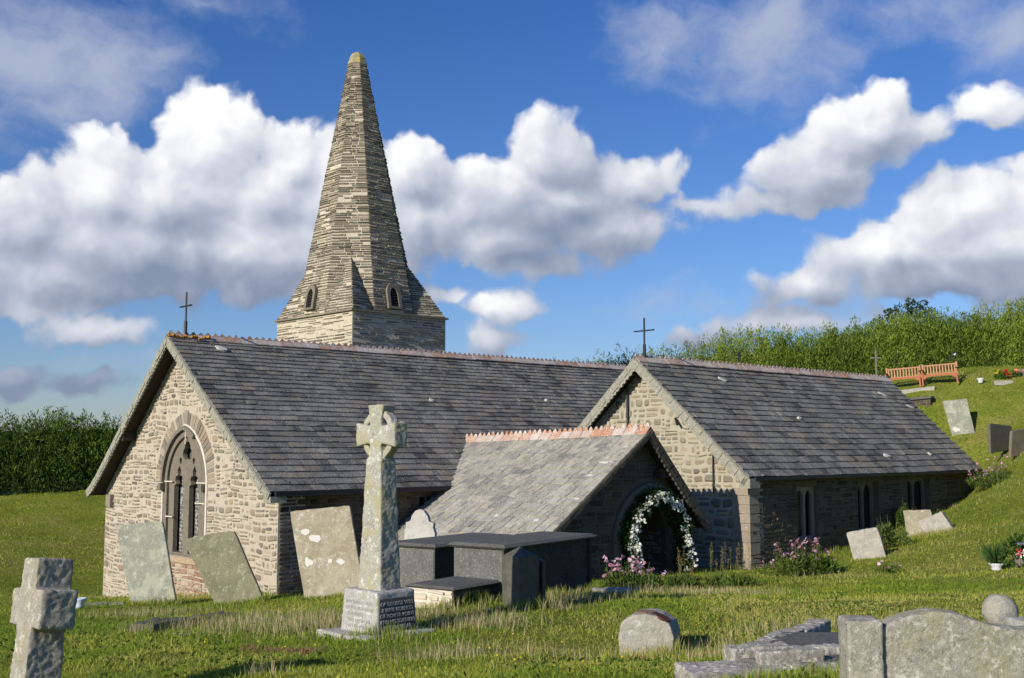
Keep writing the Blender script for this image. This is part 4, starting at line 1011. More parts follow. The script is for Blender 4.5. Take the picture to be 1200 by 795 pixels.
mb.box((WE + .3, PW + .02, .3), (WE + .85, 0, 1.62), 1); mb.box((EE - .8, PW + .02, .3), (EE - .25, 0, 2.05), 1)
stones(mb, ((WE + .3, 0, 0), (0, -1, 0), Z3, (-1, 0, 0)), .5, 1.6, lambda a, b: [(0.05, -PW)], (.09, .2), (.2, .5), .03, (.006, .03), .3, 0, RN)
stones(mb, ((pc + 1.06, 0, 0), (0, -1, 0), Z3, (-1, 0, 0)), .5, 1.9, lambda a, b: [(2.5, -PW)], (.12, .25), (.3, .6), .02, (.002, .01), .2, 2, RN)
mb.box((pc + 1.07, PW + .3, .3), (EE - .7, 0, 2.4), 1)
mb.build('porch_wall', [M['shade_dark_stone'], M['dark_mortar'], M['quoin']], church)
# moulded arch ring
mb = MB()
r1 = arch(pw_ + .62, psp, pap + .31, 16, pc, .35); 
mb.slab(FS(PW - .04), r1, -.02, .05, [arch(pw_ + .14, psp, pap + .07, 14, pc, .352)])
mb.slab(FS(PW - .02), arch(pw_ + .16, psp, pap + .08, 16, pc, .354), -.35, -.01, [arch(pw_ - .16, psp, pap - .08, 14, pc, .356)])
mb.build('door_arch', M['tracery'], church)
# inner doorway with reddish door
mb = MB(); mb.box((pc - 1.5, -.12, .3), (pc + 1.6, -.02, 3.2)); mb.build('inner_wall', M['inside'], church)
mb = MB(); mb.slab(FS(-2.2), arch(1.8, 1.9, 2.6, 10, pc + .05, .5), -.1, 0, [arch(1.3, 1.75, 2.35, 10, pc + .05, .51)]); mb.build('inner_arch', M['tracery'], church)
mb = MB(); mb.box((pc - .6, -3.2, .5), (pc - .45, -2.3, 2.2)); d_ = mb.build('door', M['door'], church)
mb = MB(); mb.tube([(pc - .42, -3.1, 1.4), (pc - .40, -3.1, 1.4)], .03, 8); mb.build('handle', M['iron'], d_)
# porch roof: both slopes, frames run north->south
def porch_slope(mb, e_e, z_e, wid, course, mi=0):
    a = Vector((e_e, PS, z_e)); r1_ = Vector((PE, PS, PZ1)); r0_ = None
    u_ = Vector((0, 1, 0)); dv = r1_ - a; SL = dv.length; v_ = dv / SL; n_ = u_.cross(v_); 
    if n_.z < 0: n_ = -n_
    rise = (PZ0 - PZ1) / 6.6
    sg = lambda x_, y_: rise * x_ * (y_ / SL) - .02 * math.sin(min(1, x_ / 5) * math.pi) + .012 * mnoise.noise(Vector((x_ * .8, y_ * .8, 9)))
    fr = (tuple(a), tuple(u_), tuple(v_), tuple(n_))
    slates(mb, fr, lambda q_: (-.02, 5.2 + 1.5 * max(0, q_ / SL - .45) / .55), SL, course, wid, RN, mi, sag=sg, lift=.02)
    P_ = lambda x_, y_, k: tuple(a + u_ * x_ + v_ * y_ + n_ * k + Vector((0, 0, rise * x_ * (y_ / SL) - .01)))
    mb.hexa([P_(0, 0, -.12), P_(5.2, 0, -.12), P_(6.65, SL, -.12), P_(0, SL, -.12), P_(0, 0, -.05), P_(5.2, 0, -.05), P_(6.65, SL, -.05), P_(0, SL, -.05)], 1)
mb = MB(); porch_slope(mb, WE, WEZ, (.16, .34), .27); porch_slope(mb, EE, EEZ, (.2, .4), .27)
for k in range(9):    # torching mortar blobs
    pass
pr = mb.build('porch_roof', [M['slate3'], M['timber']], church)
mb = MB(); ridge_tiles(mb, (PE, PS - .02, PZ1 + .03), (PE, PS + 6.7, PZ0 + .03), .16, .11, .36, .10, tooth=.20); mb.build('ridge_tiles', M['ridge_o'], pr)
mb = MB()
barge(mb, FS(PS), [(PE, PZ1 + .03), (WE - .02, WEZ + .02)], .13, 0, .06, scal=0)
barge(mb, FS(PS), [(PE, PZ1 + .03), (EE + .02, EEZ + .02)], .22, 0, .06, scal=.15, amp=.04)
mb.build('verge_board', M['barge_dark'], pr)
mb = MB(); mb.box((7.25, PS + .03, 3.25), (7.5, PW, 3.45)); mb.build('purlin', M['timber'], pr)
# white lichen on porch slates
a = Vector((WE, PS, WEZ)); dv = Vector((PE - WE, 0, PZ1 - WEZ)); SLp = dv.length; v_ = dv / SLp; n_ = Vector((-v_.z, 0, v_.x))
for (xx, yy, r) in ((2.95, 2.85, .10), (.45, 3.7, .12), (.35, .45, .13), (1.5, .25, .1), (.5, 3.1, .08), (.8, 1.4, .05), (2.2, 1.5, .05), (.25, 4.2, .1), (.9, 4.0, .07), (.2, 2.2, .06)):
    mb = MB(); c0 = a + Vector((0, 1, 0)) * xx + v_ * yy + Vector((0, 0, -.06 * xx * yy / SLp - .012)); pts = []
    for i in range(20):
        an = 2 * math.pi * i / 20; rr = r * (1 + .5 * mnoise.noise(Vector((math.cos(an) * 1.2, math.sin(an) * 1.2, xx * 9)))) * RN.uniform(.88, 1.1); pts.append(c0 + Vector((0, 1, 0)) * math.cos(an) * rr * 1.3 + v_ * math.sin(an) * rr)
    mb.add([tuple(p_ + n_ * .040) for p_ in pts] + [tuple(p_ + n_ * .015) for p_ in pts], [tuple(range(20)), tuple(range(39, 19, -1))] + [(i, 20 + i, 20 + (i + 1) % 20, (i + 1) % 20) for i in range(20)])
    mb.build('lichen_patch', M['lichen'], pr)

# ---- tower and spire
TE0, TN0, TE1, TN1, TZ = 8.856, 10.0, 13.12, 15.05, 8.84
tcx, tcy = (TE0 + TE1) / 2, (TN0 + TN1) / 2
hx_, hy_ = (TE1 - TE0) / 2, (TN1 - TN0) / 2
mb = MB(); mb.box((TE0, TN0, -1.5), (TE1, TN1, TZ - .05), 1)
stones(mb, ((TE0, TN1, 0), (0, -1, 0), Z3, (-1, 0, 0)), 5.4, TZ - .06, lambda a, b: [(0, TN1 - TN0)], (.06, .13), (.22, .85), .045, (.006, .04), .3, 0, RN, .03, .03)
stones(mb, ((TE0, TN0, 0), X3, Z3, (0, -1, 0)), 5.4, TZ - .06, lambda a, b: [(0, TE1 - TE0)], (.06, .13), (.22, .85), .045, (.006, .04), .3, 0, RN, .03, .03)
mb.box((TE0 - .09, TN0 - .09, TZ - .06), (TE1 + .09, TN1 + .09, TZ + .01), 2)
mb.build('tower', [M['tower_stone'], M['tower_mortar'], M['tower_stone']], church)
# spire rings : octagon (regular in the unit square) scaled by half sizes
T_ = math.tan(math.pi / 8)
oct_ = [(-1, T_), (-1, -T_), (-T_, -1), (T_, -1), (1, -T_), (1, T_), (T_, 1), (-T_, 1)]   # faces: W, SW, S, SE, E, NE, N, NW
TIPZ = 19.30
prof = [(TZ, .96), (10.65, .815), (12.5, .66), (14.5, .50), (16.5, .335), (18.75, .15), (19.15, .115), (TIPZ, .06)]
def rad_at(z):
    for (a, ra), (b, rb) in zip(prof[:-1], prof[1:]):
        if z <= b: return ra + (rb - ra) * (z - a) / (b - a)
    return prof[-1][1]
mx, my = hx_ * 1.06, hy_ * .93
scx, scy = tcx + .0, tcy + .0
def lean_(z): return .05 + .13 * max(0, z - TZ) / 10
def ring(z): r = rad_at(z); return [Vector((scx - lean_(z) + a * mx * r, scy + lean_(z) + b * my * r, z)) for a, b in oct_]
mb = MB(); zs = [TZ - .03] + [p_[0] for p_ in prof[1:]]
vs = [tuple(p_) for z in zs for p_ in ring(z)]; fs = []
for i in range(len(zs) - 1):
    for k in range(8): fs.append((i * 8 + k, i * 8 + (k + 1) % 8, (i + 1) * 8 + (k + 1) % 8, (i + 1) * 8 + k))
fs.append(tuple((len(zs) - 1) * 8 + k for k in range(8))); mb.add(vs, fs, 1)
def course_stones(mb, z0, z1, quads, lens=(.2, .75), gap=.04, mi=0, cap=None):
    """for each (A0,B0,A1,B1) bottom/top edge endpoints: fill with long flat stones"""
    for (A_, B_, A2, B2) in quads:
        wb_ = (B_ - A_).length
        if wb_ < .06: continue
        nrm_ = (B_ - A_).cross(A2 - A_ if (A2 - A_).length > .01 else B2 - B_).normalized()
        x = 0
        while x < 1 - 1e-3:
            l = RN.uniform(*lens) / wb_
            if 1 - x - l < .10 / wb_ + .08: l = 1 - x
            g = gap / wb_ / 2 * RN.uniform(.6, 1.4); xa, xb = (x + g * .6 if x > 0 else -.012 / wb_), (x + l - g * .6 if x + l < .999 else 1 + .012 / wb_); ga, gb = .16 * RN.random() + .13, .88 - .16 * RN.random()
            if RN.random() < .05: x += l; continue
            L_ = lambda s, t: (A_ * (1 - s) + B_ * s) * (1 - t) + (A2 * (1 - s) + B2 * s) * t
            d = RN.uniform(.008, .06); d2 = RN.uniform(.004, .04)
            co = [L_(xa, ga * .7), L_(xb, ga * .7), L_(xb, gb + .03), L_(xa, gb + .03)]
            cf = [L_(xa + .04 * l, ga) + nrm_ * d, L_(xb - .04 * l, ga) + nrm_ * d, L_(xb - .04 * l, gb) + nrm_ * d2, L_(xa + .04 * l, gb) + nrm_ * d2]
            mb.add([tuple(p_ - nrm_ * .012) for p_ in co] + [tuple(p_) for p_ in cf], [(4, 5, 6, 7), (0, 1, 5, 4), (1, 2, 6, 5), (2, 3, 7, 6), (3, 0, 4, 7)], mi)
            x += l
z = TZ + .01
while z < 19.2:
    h = RN.uniform(.05, .125) * (1 if z < 16 else .85); r0, r1 = ring(z), ring(min(z + h, TIPZ))
    qs = []
    for k in (0, 1, 2, 3, 7):
        A_, B_, A2, B2 = r0[k], r0[(k + 1) % 8], r1[k], r1[(k + 1) % 8]
        qs.append((A_, B_, A2, B2))
    course_stones(mb, z, z + h, qs, (.10, .62) if z < 15 else (.08, .36)); z += h
for k in range(26):   # yellow lichened cap stones
    pass
# broaches : corner pyramids leaning on the diagonal faces
def broach(cx_, cy_, ka, kb, km, top):
    C = Vector((cx_, cy_, TZ)); r = ring(TZ); A_, B_ = r[ka], r[kb]; Tt = ring(top); Tm = (Tt[ka] + Tt[kb]) / 2
    A_ = Vector((A_.x, A_.y, TZ)); B_ = Vector((B_.x, B_.y, TZ))
    # two visible facets C-A-T and B-C-T
    mb.add([tuple(C), tuple(A_), tuple(B_), tuple(Tm)], [(1, 0, 3), (0, 2, 3), (1, 2, 0)], 1)
    z = TZ + .01
    while z < top - .1:
        h = RN.uniform(.07, .12); t0 = (z - TZ) / (top - TZ); t1 = min(1, (z + h - TZ) / (top - TZ))
        I = lambda P_, t: P_ * (1 - t) + Tm * t
        course_stones(mb, z, z + h, [(I(A_, t0), I(C, t0), I(A_, t1), I(C, t1)), (I(C, t0), I(B_, t0), I(C, t1), I(B_, t1))], (.15, .6)); z += h
broach(TE0, TN0, 1, 2, 1, 11.0); broach(TE0, TN1, 7, 0, 7, 11.0); broach(TE1, TN0, 3, 4, 3, 11.0); broach(TE1, TN1, 5, 6, 5, 11.0)
spire = mb.build('spire', [M['tower_stone'], M['tower_mortar']], church)
ylich = m_granite('yellow_capstone', (.30, .28, .20), (.42, .40, .28), (.16, .14, .08), (.46, .35, .05), .9, 1, 5)
mb = MB(); cap_z = [18.84, 18.86, 19.02, 19.04, 19.2, 19.34, 19.42]; cap_r = [.13, .158, .148, .136, .125, .09, .03]
vs = [(scx - lean_(z) + a * mx * r, scy + lean_(z) + b * my * r, z) for z, r in zip(cap_z, cap_r) for a, b in oct_]; fs = []
for i in range(len(cap_z) - 1):
    for k in range(8): fs.append((i * 8 + k, i * 8 + (k + 1) % 8, (i + 1) * 8 + (k + 1) % 8, (i + 1) * 8 + k))
fs.append(tuple(range((len(cap_z) - 1) * 8, len(cap_z) * 8))); fs.append(tuple(range(7, -1, -1))); mb.add(vs, fs)
mb.build('capstone', ylich, spire)
# spire lancets with louvres, one west one south
def lucarne(fr):
    l_ = empty('lucarne_window'); l_.parent = church
    b = MB(); b.slab(fr, arch(.62, .62, 1.0, 8), 0, .10, [arch(.36, .52, .82, 8, 0, .08)]); b.build('surround', M['tracery'], l_)
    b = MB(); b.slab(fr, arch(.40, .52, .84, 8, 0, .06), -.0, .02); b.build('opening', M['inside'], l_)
    b = MB()
    for k in range(6):
        o, u, v, n = [Vector(a) for a in fr]; zz = .12 + .11 * k; hw = .17 if k < 4 else .12
        P_ = lambda a, c, t: tuple(o + u * a + v * c + n * t)
        b.hexa([P_(-hw, zz, .07), P_(hw, zz, .07), P_(hw, zz + .05, .02), P_(-hw, zz + .05, .02), P_(-hw, zz + .02, .075), P_(hw, zz + .02, .075), P_(hw, zz + .07, .025), P_(-hw, zz + .07, .025)])
    b.build('louvre', M['lead'], l_)
def face_frame(k, zb, tpos=.5):
    r0, r1 = ring(zb), ring(zb + 1); A_, B_ = r0[k], r0[(k + 1) % 8]; A2, B2 = r1[k], r1[(k + 1) % 8]; o = A_ * (1 - tpos) + B_ * tpos; u_ = (B_ - A_).normalized()
    up = ((A2 + B2) / 2 - (A_ + B_) / 2).normalized(); n_ = u_.cross(up).normalized(); return (tuple(o + n_ * .05), tuple(u_), tuple(up), tuple(n_))
lucarne(face_frame(0, 9.0)); lucarne(face_frame(2, 9.02, .5))

# ------------------------------------------------------------------ leaning grave slabs
def px_slab(name, corners, th, m, label, cat='gravestone', group=None, patches=(), dent=0.025, voxel=None):
    """corners: 4 x (px,py,Y) bottom-left, bottom-right, top-right, top-left ; object origin at its base, thickness away from viewer"""
    c = [Vector(at(*k)) for k in corners]; base = (c[0] + c[1]) / 2
    loc = Vector((base.x, base.y, gz(base.x, base.y)))
    u = (c[1] - c[0]); v = ((c[3] - c[0]) + (c[2] - c[1])) / 2; n = u.cross(v).normalized()
    if n.y > 0: n = -n
    down = (c[0] - c[3]).normalized() * .25, (c[1] - c[2]).normalized() * .25
    q_ = [c[0] + down[0], c[1] + down[1], c[2], c[3]]
    loc_v = [p_ - loc for p_ in q_]
    mb = MB(); ins = .012
    f_ = [tuple(p_) for p_ in loc_v]; b_ = [tuple(p_ - n * th) for p_ in loc_v]
    N_ = 10; pts = []
    rnd = random.Random(hash(name) % 99 + len(corners) + int(corners[0][0]))
    # perimeter with small chips
    for i in range(4):
        a, b = loc_v[i], loc_v[(i + 1) % 4]; ctr = sum(loc_v, Vector()) / 4
        for k in range(N_): 
            p_ = a.lerp(b, k / N_); p_ = p_ + (ctr - p_).normalized() * rnd.uniform(0, .012 + dent * (k == 0)); pts.append(p_)
    M_ = len(pts); ctr = sum(pts, Vector()) / M_
    inner = [p_ + (ctr - p_).normalized() * .012 for p_ in pts]
    vs = [tuple(p_ + n * .0) for p_ in inner] + [tuple(p_ - n * .01) for p_ in pts] + [tuple(p_ - n * (th - .01)) for p_ in pts] + [tuple(p_ - n * th) for p_ in inner]
    fs = [tuple(range(M_)), tuple(range(4 * M_ - 1, 3 * M_ - 1, -1))]
    for r_ in range(3): fs += [(r_ * M_ + i, (r_ + 1) * M_ + i, (r_ + 1) * M_ + (i + 1) % M_, r_ * M_ + (i + 1) % M_) for i in range(M_)]
    mb.add(vs, fs)
    if patches:
        root = empty(name, loc); mb.build('slab', m, root, weld=True)
        U, V = loc_v[1] - loc_v[0], loc_v[3] - loc_v[0]
        for (a, b, r, st) in patches:
            cc_ = loc_v[0] + U * a + V * b; lp = MB(); pp = []
            for i in range(26):
                an = 2 * math.pi * i / 26; rr = r * (1 + .55 * mnoise.noise(Vector((math.cos(an) * 1.3, math.sin(an) * 1.3, a * 31 + b * 7))) + rnd.uniform(-.07, .07)); pp.append(cc_ + U.normalized() * math.cos(an) * rr * st + V.normalized() * math.sin(an) * rr)
            lp.add([tuple(p_ + n * .006) for p_ in pp] + [tuple(p_ - n * .004) for p_ in pp], [tuple(range(26))] + [(i, 26 + i, 26 + (i + 1) % 26, (i + 1) % 26) for i in range(26)])
            lp.build('lichen_patch', M['lichen'], root)
    else: root = mb.build(name, m, None, loc=loc, weld=True)
    tag(root, label, cat, group); return root
px_slab('leaning_gravestone', [(153, 710, 24.0), (206, 706, 23.6), (190, 610, 24.4), (135, 616, 24.8)], .07, M['slab_green'], 'tall pale grey green slate slab leaning before the gable window, leftmost of the big slabs')
px_slab('leaning_gravestone', [(254, 713, 22.3), (309, 704, 21.9), (274, 621, 22.7), (213, 632, 23.1)], .07, M['slab_olive'], 'olive slate slab tilting sharply to the left at the gable corner')
px_slab('leaning_gravestone', [(356, 700, 21.4), (427, 697, 21.0), (410, 592, 21.8), (339, 599, 22.2)], .07, M['slab_tan'], 'tan slate slab with three white lichen patches left of the tall cross',
        patches=[(.22, .77, .075, 1.1), (.36, .70, .085, 1.5), (.18, .46, .085, 1.0), (.55, .46, .05, 1.1), (.72, .45, .07, 1.0)])
# right-hand slope stones
px_slab('leaning_gravestone', [(1000, 656, 27.6), (1038, 650, 27.3), (1028, 617, 27.5), (991, 624, 27.9)], .22, M['granite_pale'], 'thick pale lichened stone tilting in the grass below the aisle windows', dent=.05)
px_slab('leaning_gravestone', [(1063, 630, 31.2), (1096, 626, 31), (1091, 597, 31.2), (1058, 598, 31.4)], .12, M['slab_tan'], 'square upright buff stone behind a fallen block under the far aisle windows')
px_slab('leaning_gravestone', [(1083, 624, 30.6), (1113, 614, 30.2), (1103, 599, 30.4), (1074, 612, 30.8)], .28, M['granite_pale'], 'small grey block slumped to the right against the square buff stone', dent=.05)
px_slab('leaning_gravestone', [(1114, 506, 40.2), (1142, 505, 39.8), (1133, 467, 40.2), (1104, 470, 40.6)], .08, M['slab_green'], 'grey green slab with a white patch at its foot on the bank below the benches', patches=[(.25, .22, .10, 1.2)])
px_slab('upright_gravestone', [(1161, 523, 36.4), (1187, 518, 37.2), (1186, 499, 37.2), (1160, 496, 36.4)], .10, M['slab_dark'], 'dark mossy headstone on the right hand bank, left of a brown one')
px_slab('upright_gravestone', [(1185, 527, 35.6), (1214, 522, 36.2), (1214, 500, 36.2), (1186, 505, 35.6)], .10, M['brown_stone'], 'brown headstone at the right edge of the picture on the bank')
px_slab('upright_gravestone', [(1187, 445, 43.2), (1212, 445, 43.0), (1212, 431, 43.1), (1188, 433, 43.3)], .10, M['chest'], 'small grey headstone by the flowers at the foot of the hedge')

# ------------------------------------------------------------------ tall celtic cross
def wheel_outline(hw, arm, R):
    return
p = at(444, 745, 12.6); zb = gz(p[0], p[1])
cx_ = empty('celtic_cross', (p[0], p[1], zb + .02), CA + rad(1.5)); cx_.scale = (.97, .97, .953); tag(cx_, 'tall lichened granite wheel cross on an inscribed block in the centre foreground', 'cross')
# local x east (thickness), y north (arms)
mb = MB(); mb.box((-.55, -.46, -.25), (.50, .50, .05)); rough_thing(mb, 'plinth', M['celtic_base'], .03, .07, cx_, .3, .01)
BH = .52
mb = MB(); mb.hexa([(-.30, -.345, .0), (.30, -.345, .0), (.30, .36, .0), (-.30, .36, .0), (-.27, -.315, BH), (.27, -.315, BH), (.27, .33, BH), (-.27, .33, BH)])
bo = rough_thing(mb, 'base_block', M['celtic_base'], .018, .02, cx_, .2, .006)
HZ = 2.34    # wheel centre height
mb = MB()
def tap(z): t = (z - BH) / (2.05 - BH); return .215 - .075 * t, .155 - .045 * t
(y0, x0), (y1, x1) = tap(BH - .03), tap(2.05)
mb.hexa([(-x0, -y0, BH - .05), (x0, -y0, BH - .05), (x0, y0, BH - .05), (-x0, y0, BH - .05), (-x1, -y1, 2.05), (x1, -y1, 2.05), (x1, y1, 2.05), (-x1, y1, 2.05)])
fr = ((-.0, 0, 0), (0, -1, 0), Z3, (-1, 0, 0)); tH = .095
def armpoly(c0, c1, w0, w1, horiz):
    if horiz: return [(c0, HZ - w0), (c1, HZ - w1), (c1, HZ + w1), (c0, HZ + w0)]
    return [(-w0, c0), (w0, c0), (w1, c1), (-w1, c1)]
mb2 = MB()
for part in ([(-.135, 2.0), (.135, 2.0), (.10, HZ - .12), (-.10, HZ - .12)], [(-.10, HZ - .13), (.10, HZ - .13), (.10, HZ + .13), (-.10, HZ + .13)], [(-.10, HZ + .12), (.10, HZ + .12), (.145, HZ + .36), (-.145, HZ + .36)],
             [(-.37, HZ - .145), (-.09, HZ - .10), (-.09, HZ + .10), (-.37, HZ + .145)], [(.09, HZ - .10), (.37, HZ - .145), (.37, HZ + .145), (.09, HZ + .10)]):
    b_ = MB(); b_.slab(fr, part, -tH, tH); mb.add(b_.v, b_.f)
shaft = rough_thing(mb, 'shaft', M['celtic'], .014, .018, cx_, .12, .011, 1)
mb = MB(); mb.slab(fr, ellipse(0, HZ, .305, .305, 40), -.06, .06, [ellipse(0, HZ, .225, .225, 36)])
rough_thing(mb, 'wheel', M['celtic'], .014, .025, cx_, .1, .008, 1)
def text_mesh(name, body, size, m, parent, frame_mat, ext=.003, align='CENTER', ls=1.0):
    cu = bpy.data.curves.new(name, 'FONT'); cu.body = body; cu.size = size; cu.extrude = ext; cu.align_x = align; cu.space_line = ls
    t = bpy.data.objects.new(name, cu); COL.objects.link(t)
    dg = bpy.context.evaluated_depsgraph_get(); dg.update(); me = bpy.data.meshes.new_from_object(t.evaluated_get(dg)); bpy.data.objects.remove(t)
    me.name = name; me.transform(frame_mat); me.materials.append(m)
    o = bpy.data.objects.new(name, me); COL.objects.link(o); o.parent = parent; return o
def fmat(o, u, v, n): return Matrix(((u[0], v[0], n[0], o[0]), (u[1], v[1], n[1], o[1]), (u[2], v[2], n[2], o[2]), (0, 0, 0, 1)))
M['letters'] = m_plain('raised_letters', (.50, .50, .49), .9, .3, 60)
mb = MB(); mb.hexa([(-.27, -.352, .04), (.27, -.352, .04), (.27, -.33, .04), (-.27, -.33, .04), (-.25, -.330, .44), (.25, -.330, .44), (.25, -.31, .44), (-.25, -.31, .44)]); mb.build('shade_panel', m_granite('shade_dark_face', (.11, .11, .105), (.26, .26, .24), (.04, .04, .04)), cx_)  # dark sheet added over the south face, its shade painted in the colour
text_mesh('inscription', 'OF GEORGE WILL\n& JANE ROBERTS\nOF MORTIL POINT\nAND HIS SOLDIERS\nAND AS VICAR', .060, M['letters'], cx_, fmat((0, -.3375, .36), (1, 0, 0), (0, .055, 1), (0, -1, .055)), .0025, ls=1.12)
m_wl = m_plain('weathered_letters', (.42, .41, .385), .95, .2, 60)
for k_, t_ in enumerate(('IN LOVING MEMORY', 'OF THE MOTHER OF', 'THIS PARISH WHO', 'DIED IN SUMMER', 'AND OF HER SON')):
    text_mesh('inscription', t_, .056, m_wl, cx_, fmat((-.2995 + .0577 * (.36 - .068 * k_ - .36) + .0577 * .36 - .0577 * .0, 0, .36 - .068 * k_) if False else (-.300 + .0577 * (.36 - .068 * k_) - .006, 0, .36 - .068 * k_), (0, -1, 0), (.0577, 0, 1), (-1, 0, .0577)), .0004)

# ------------------------------------------------------------------ small foreground cross
p = at(36, 815, 8.3); zb = gz(p[0], p[1]); top_z = at(45, 657, 8.3)[2]; SCS = (top_z - zb + .01) / .95
sc = MB(); fr = ((0, 0, 0), (0, -1, 0), Z3, (-1, 0, 0)); tK = .11
for part in ([(-.135, -.3), (.135, -.3), (.115, .72), (-.115, .72)], [(-.25, .565), (.25, .55), (.25, .77), (-.25, .775)], [(-.12, .7), (.12, .7), (.125, .95), (-.125, .95)]):
    b_ = MB(); b_.slab(fr, part, -tK, tK); sc.add(b_.v, b_.f)
so = sc.build('stone_cross', M['granite'], None, loc=(p[0], p[1], zb), weld=True); so.rotation_euler = (rad(-2), rad(4.5), CA + rad(0))
so.rotation_euler = (rad(-4), rad(6), CA); so.scale = (1.2, 1.2, SCS); print('small cross scale', SCS)
roughen(so, .011, .012, .15, .016, 1); tag(so, 'short rough granite cross leaning at the lower left corner', 'cross')

# ------------------------------------------------------------------ chest tombs
def chest_tomb(px_, py_, Y, w, l, h, label, mW, mS, lidt=.07, over=.09, name='chest_tomb', group='chest tombs beside the porch', rot=12):
    """(px,py,Y): foot of the south-west corner. local x east (length l), y north (width w)"""
    p = at(px_, py_, Y); z0 = p[2]; r_ = empty(name, (p[0], p[1], z0), CA + rad(rot)); tag(r_, label, 'tomb', group)
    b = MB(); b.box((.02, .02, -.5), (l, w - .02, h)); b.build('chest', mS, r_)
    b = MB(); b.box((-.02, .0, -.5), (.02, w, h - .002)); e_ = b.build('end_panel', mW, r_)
    b = MB(); b.box((-.02 - .012, -.03, -.4), (.05, .0, h - .004)); b.build('pilaster', mS, r_); b = MB(); b.box((l - .05, -.03, -.4), (l, .0, h - .004)); b.build('pilaster', mS, r_)
    b = MB(); z1, z2 = h, h + lidt; o_ = over
    lo = [(-o_, -o_, z1), (l + o_, -o_, z1), (l + o_, w + o_, z1), (-o_, w + o_, z1)]; mid = [(x_, y_, z1 + lidt * .45) for x_, y_, _ in lo]
    tp = [(-o_ + .06, -o_ + .06, z2), (l + o_ - .06, -o_ + .06, z2), (l + o_ - .06, w + o_ - .06, z2), (-o_ + .06, w + o_ - .06, z2)]
    lo = [(x_ + (.04 if x_ < 0 else -.04), y_ + (.04 if y_ < 0 else -.04), z_) for x_, y_, z_ in lo]
    b.add(lo + mid + tp, [(3, 2, 1, 0), (8, 9, 10, 11)] + [(a, (a + 1) % 4, 4 + (a + 1) % 4, 4 + a) for a in range(4)] + [(4 + a, 4 + (a + 1) % 4, 8 + (a + 1) % 4, 8 + a) for a in range(4)])
    b.build('lid', M['lid'], r_); return r_
chest_tomb(509, 704, 17.2, .90, 2.2, .79, 'large chest tomb with a speckled slate end, nearest the nave wall', M['chest'], M['chest_shade'])
chest_tomb(590, 704, 15.5, .86, 2.35, .70, 'chest tomb with thin overhanging lid, directly before the porch', M['chest'], M['chest_shade'])
t = chest_tomb(531, 712, 14.7, .75, 1.4, .21, 'low whitewashed stone tomb with a slate ledger at the foot of the chest tombs', M['whitewash'], M['shade_dark_stone'], .05, .06, 'low_tomb')
# rubble faces for the low tomb
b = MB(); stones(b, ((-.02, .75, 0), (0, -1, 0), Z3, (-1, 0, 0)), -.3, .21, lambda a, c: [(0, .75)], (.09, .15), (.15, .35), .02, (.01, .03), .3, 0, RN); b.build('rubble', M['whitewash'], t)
b = MB(); stones(b, ((0, 0, 0), X3, Z3, (0, -1, 0)), -.3, .21, lambda a, c: [(0.06, 1.3)], (.09, .15), (.15, .35), .02, (.01, .03), .3, 0, RN); b.build('rubble', M['shade_dark_stone'], t)
# pillar with pyramid cap
p = at(609, 712, 14.35); b = MB(); w_, l_, h = .33, .35, .635
b.box((0, 0, -.4), (l_, w_, h)); b.add([(0, 0, h), (l_, 0, h), (l_, w_, h), (0, w_, h), (l_ * .45, w_ * .5, h + .12)], [(0, 1, 4), (1, 2, 4), (2, 3, 4), (3, 0, 4)])
po = b.build('slate_pillar', M['pillar'], None, loc=(p[0], p[1], p[2])); po.rotation_euler = (0, 0, CA); tag(po, 'square slate grave pillar with a low pointed top before the chest tombs', 'grave pillar')
p = at(633, 711, 14.8); b = MB(); b.slab(((0, 0, 0), (0, -1, 0), Z3, (-1, 0, 0)), [(-.05, -.3), (.05, -.3), (.05, .60), (-.05, .63)], -.05, 0)
b.box((.0, -.04, -.3), (.06, .05, .585)); po = b.build('slate_post', M['pillar'], None, loc=tuple(p), weld=True); po.rotation_euler = (0, 0, CA); tag(po, 'thin upright slate sliver standing right of the slate pillar', 'grave marker')
# white ogee headstone behind tomb
p = at(491, 690, 21.5); pts = [(-.33, 0), (.33, 0), (.33, .98), (.29, 1.08), (.30, 1.17), (.20, 1.20), (.17, 1.30), (.09, 1.40), (0, 1.43), (-.09, 1.40), (-.17, 1.30), (-.20, 1.20), (-.30, 1.17), (-.29, 1.08), (-.33, .98)]
z_ = at(495, 597, 21.5)[2] - 1.43
b = MB(); b.slab(((0, 0, 0), (math.cos(rad(-22)), math.sin(rad(-22)), 0), Z3, (math.sin(rad(-22)), -math.cos(rad(-22)), 0)), pts, -.1, 0)
o = b.build('shaped_headstone', M['white_stone'], None, loc=(p[0], p[1], z_)); tag(o, 'pale headstone with a curved shouldered top peeping over the chest tomb', 'gravestone')

# ------------------------------------------------------------------ foreground boulder, low stone
def rock(name, px_, py_, Y, size, m, label, rz=0, cat='stone', taper=.85, voxel=.02, strength=.06, tilt=(0, 0), lift=0.0, round_=4):
    p = at(px_, py_, Y); z0 = gz(p[0], p[1]); b = MB(); x, y, z = size[0] / 2, size[1] / 2, size[2]
    b.hexa([(-x, -y, -.15), (x, -y, -.15), (x, y, -.15), (-x, y, -.15), (-x * taper, -y * taper, z), (x * taper, -y * taper, z), (x * taper, y * taper, z), (-x * taper, y * taper, z)])
    o = b.build(name, m, None, loc=(p[0], p[1], z0 + lift)); o.rotation_euler = (rad(tilt[0]), rad(tilt[1]), rz); roughen(o, voxel, strength, .35, .012, round_); tag(o, label, cat); return o
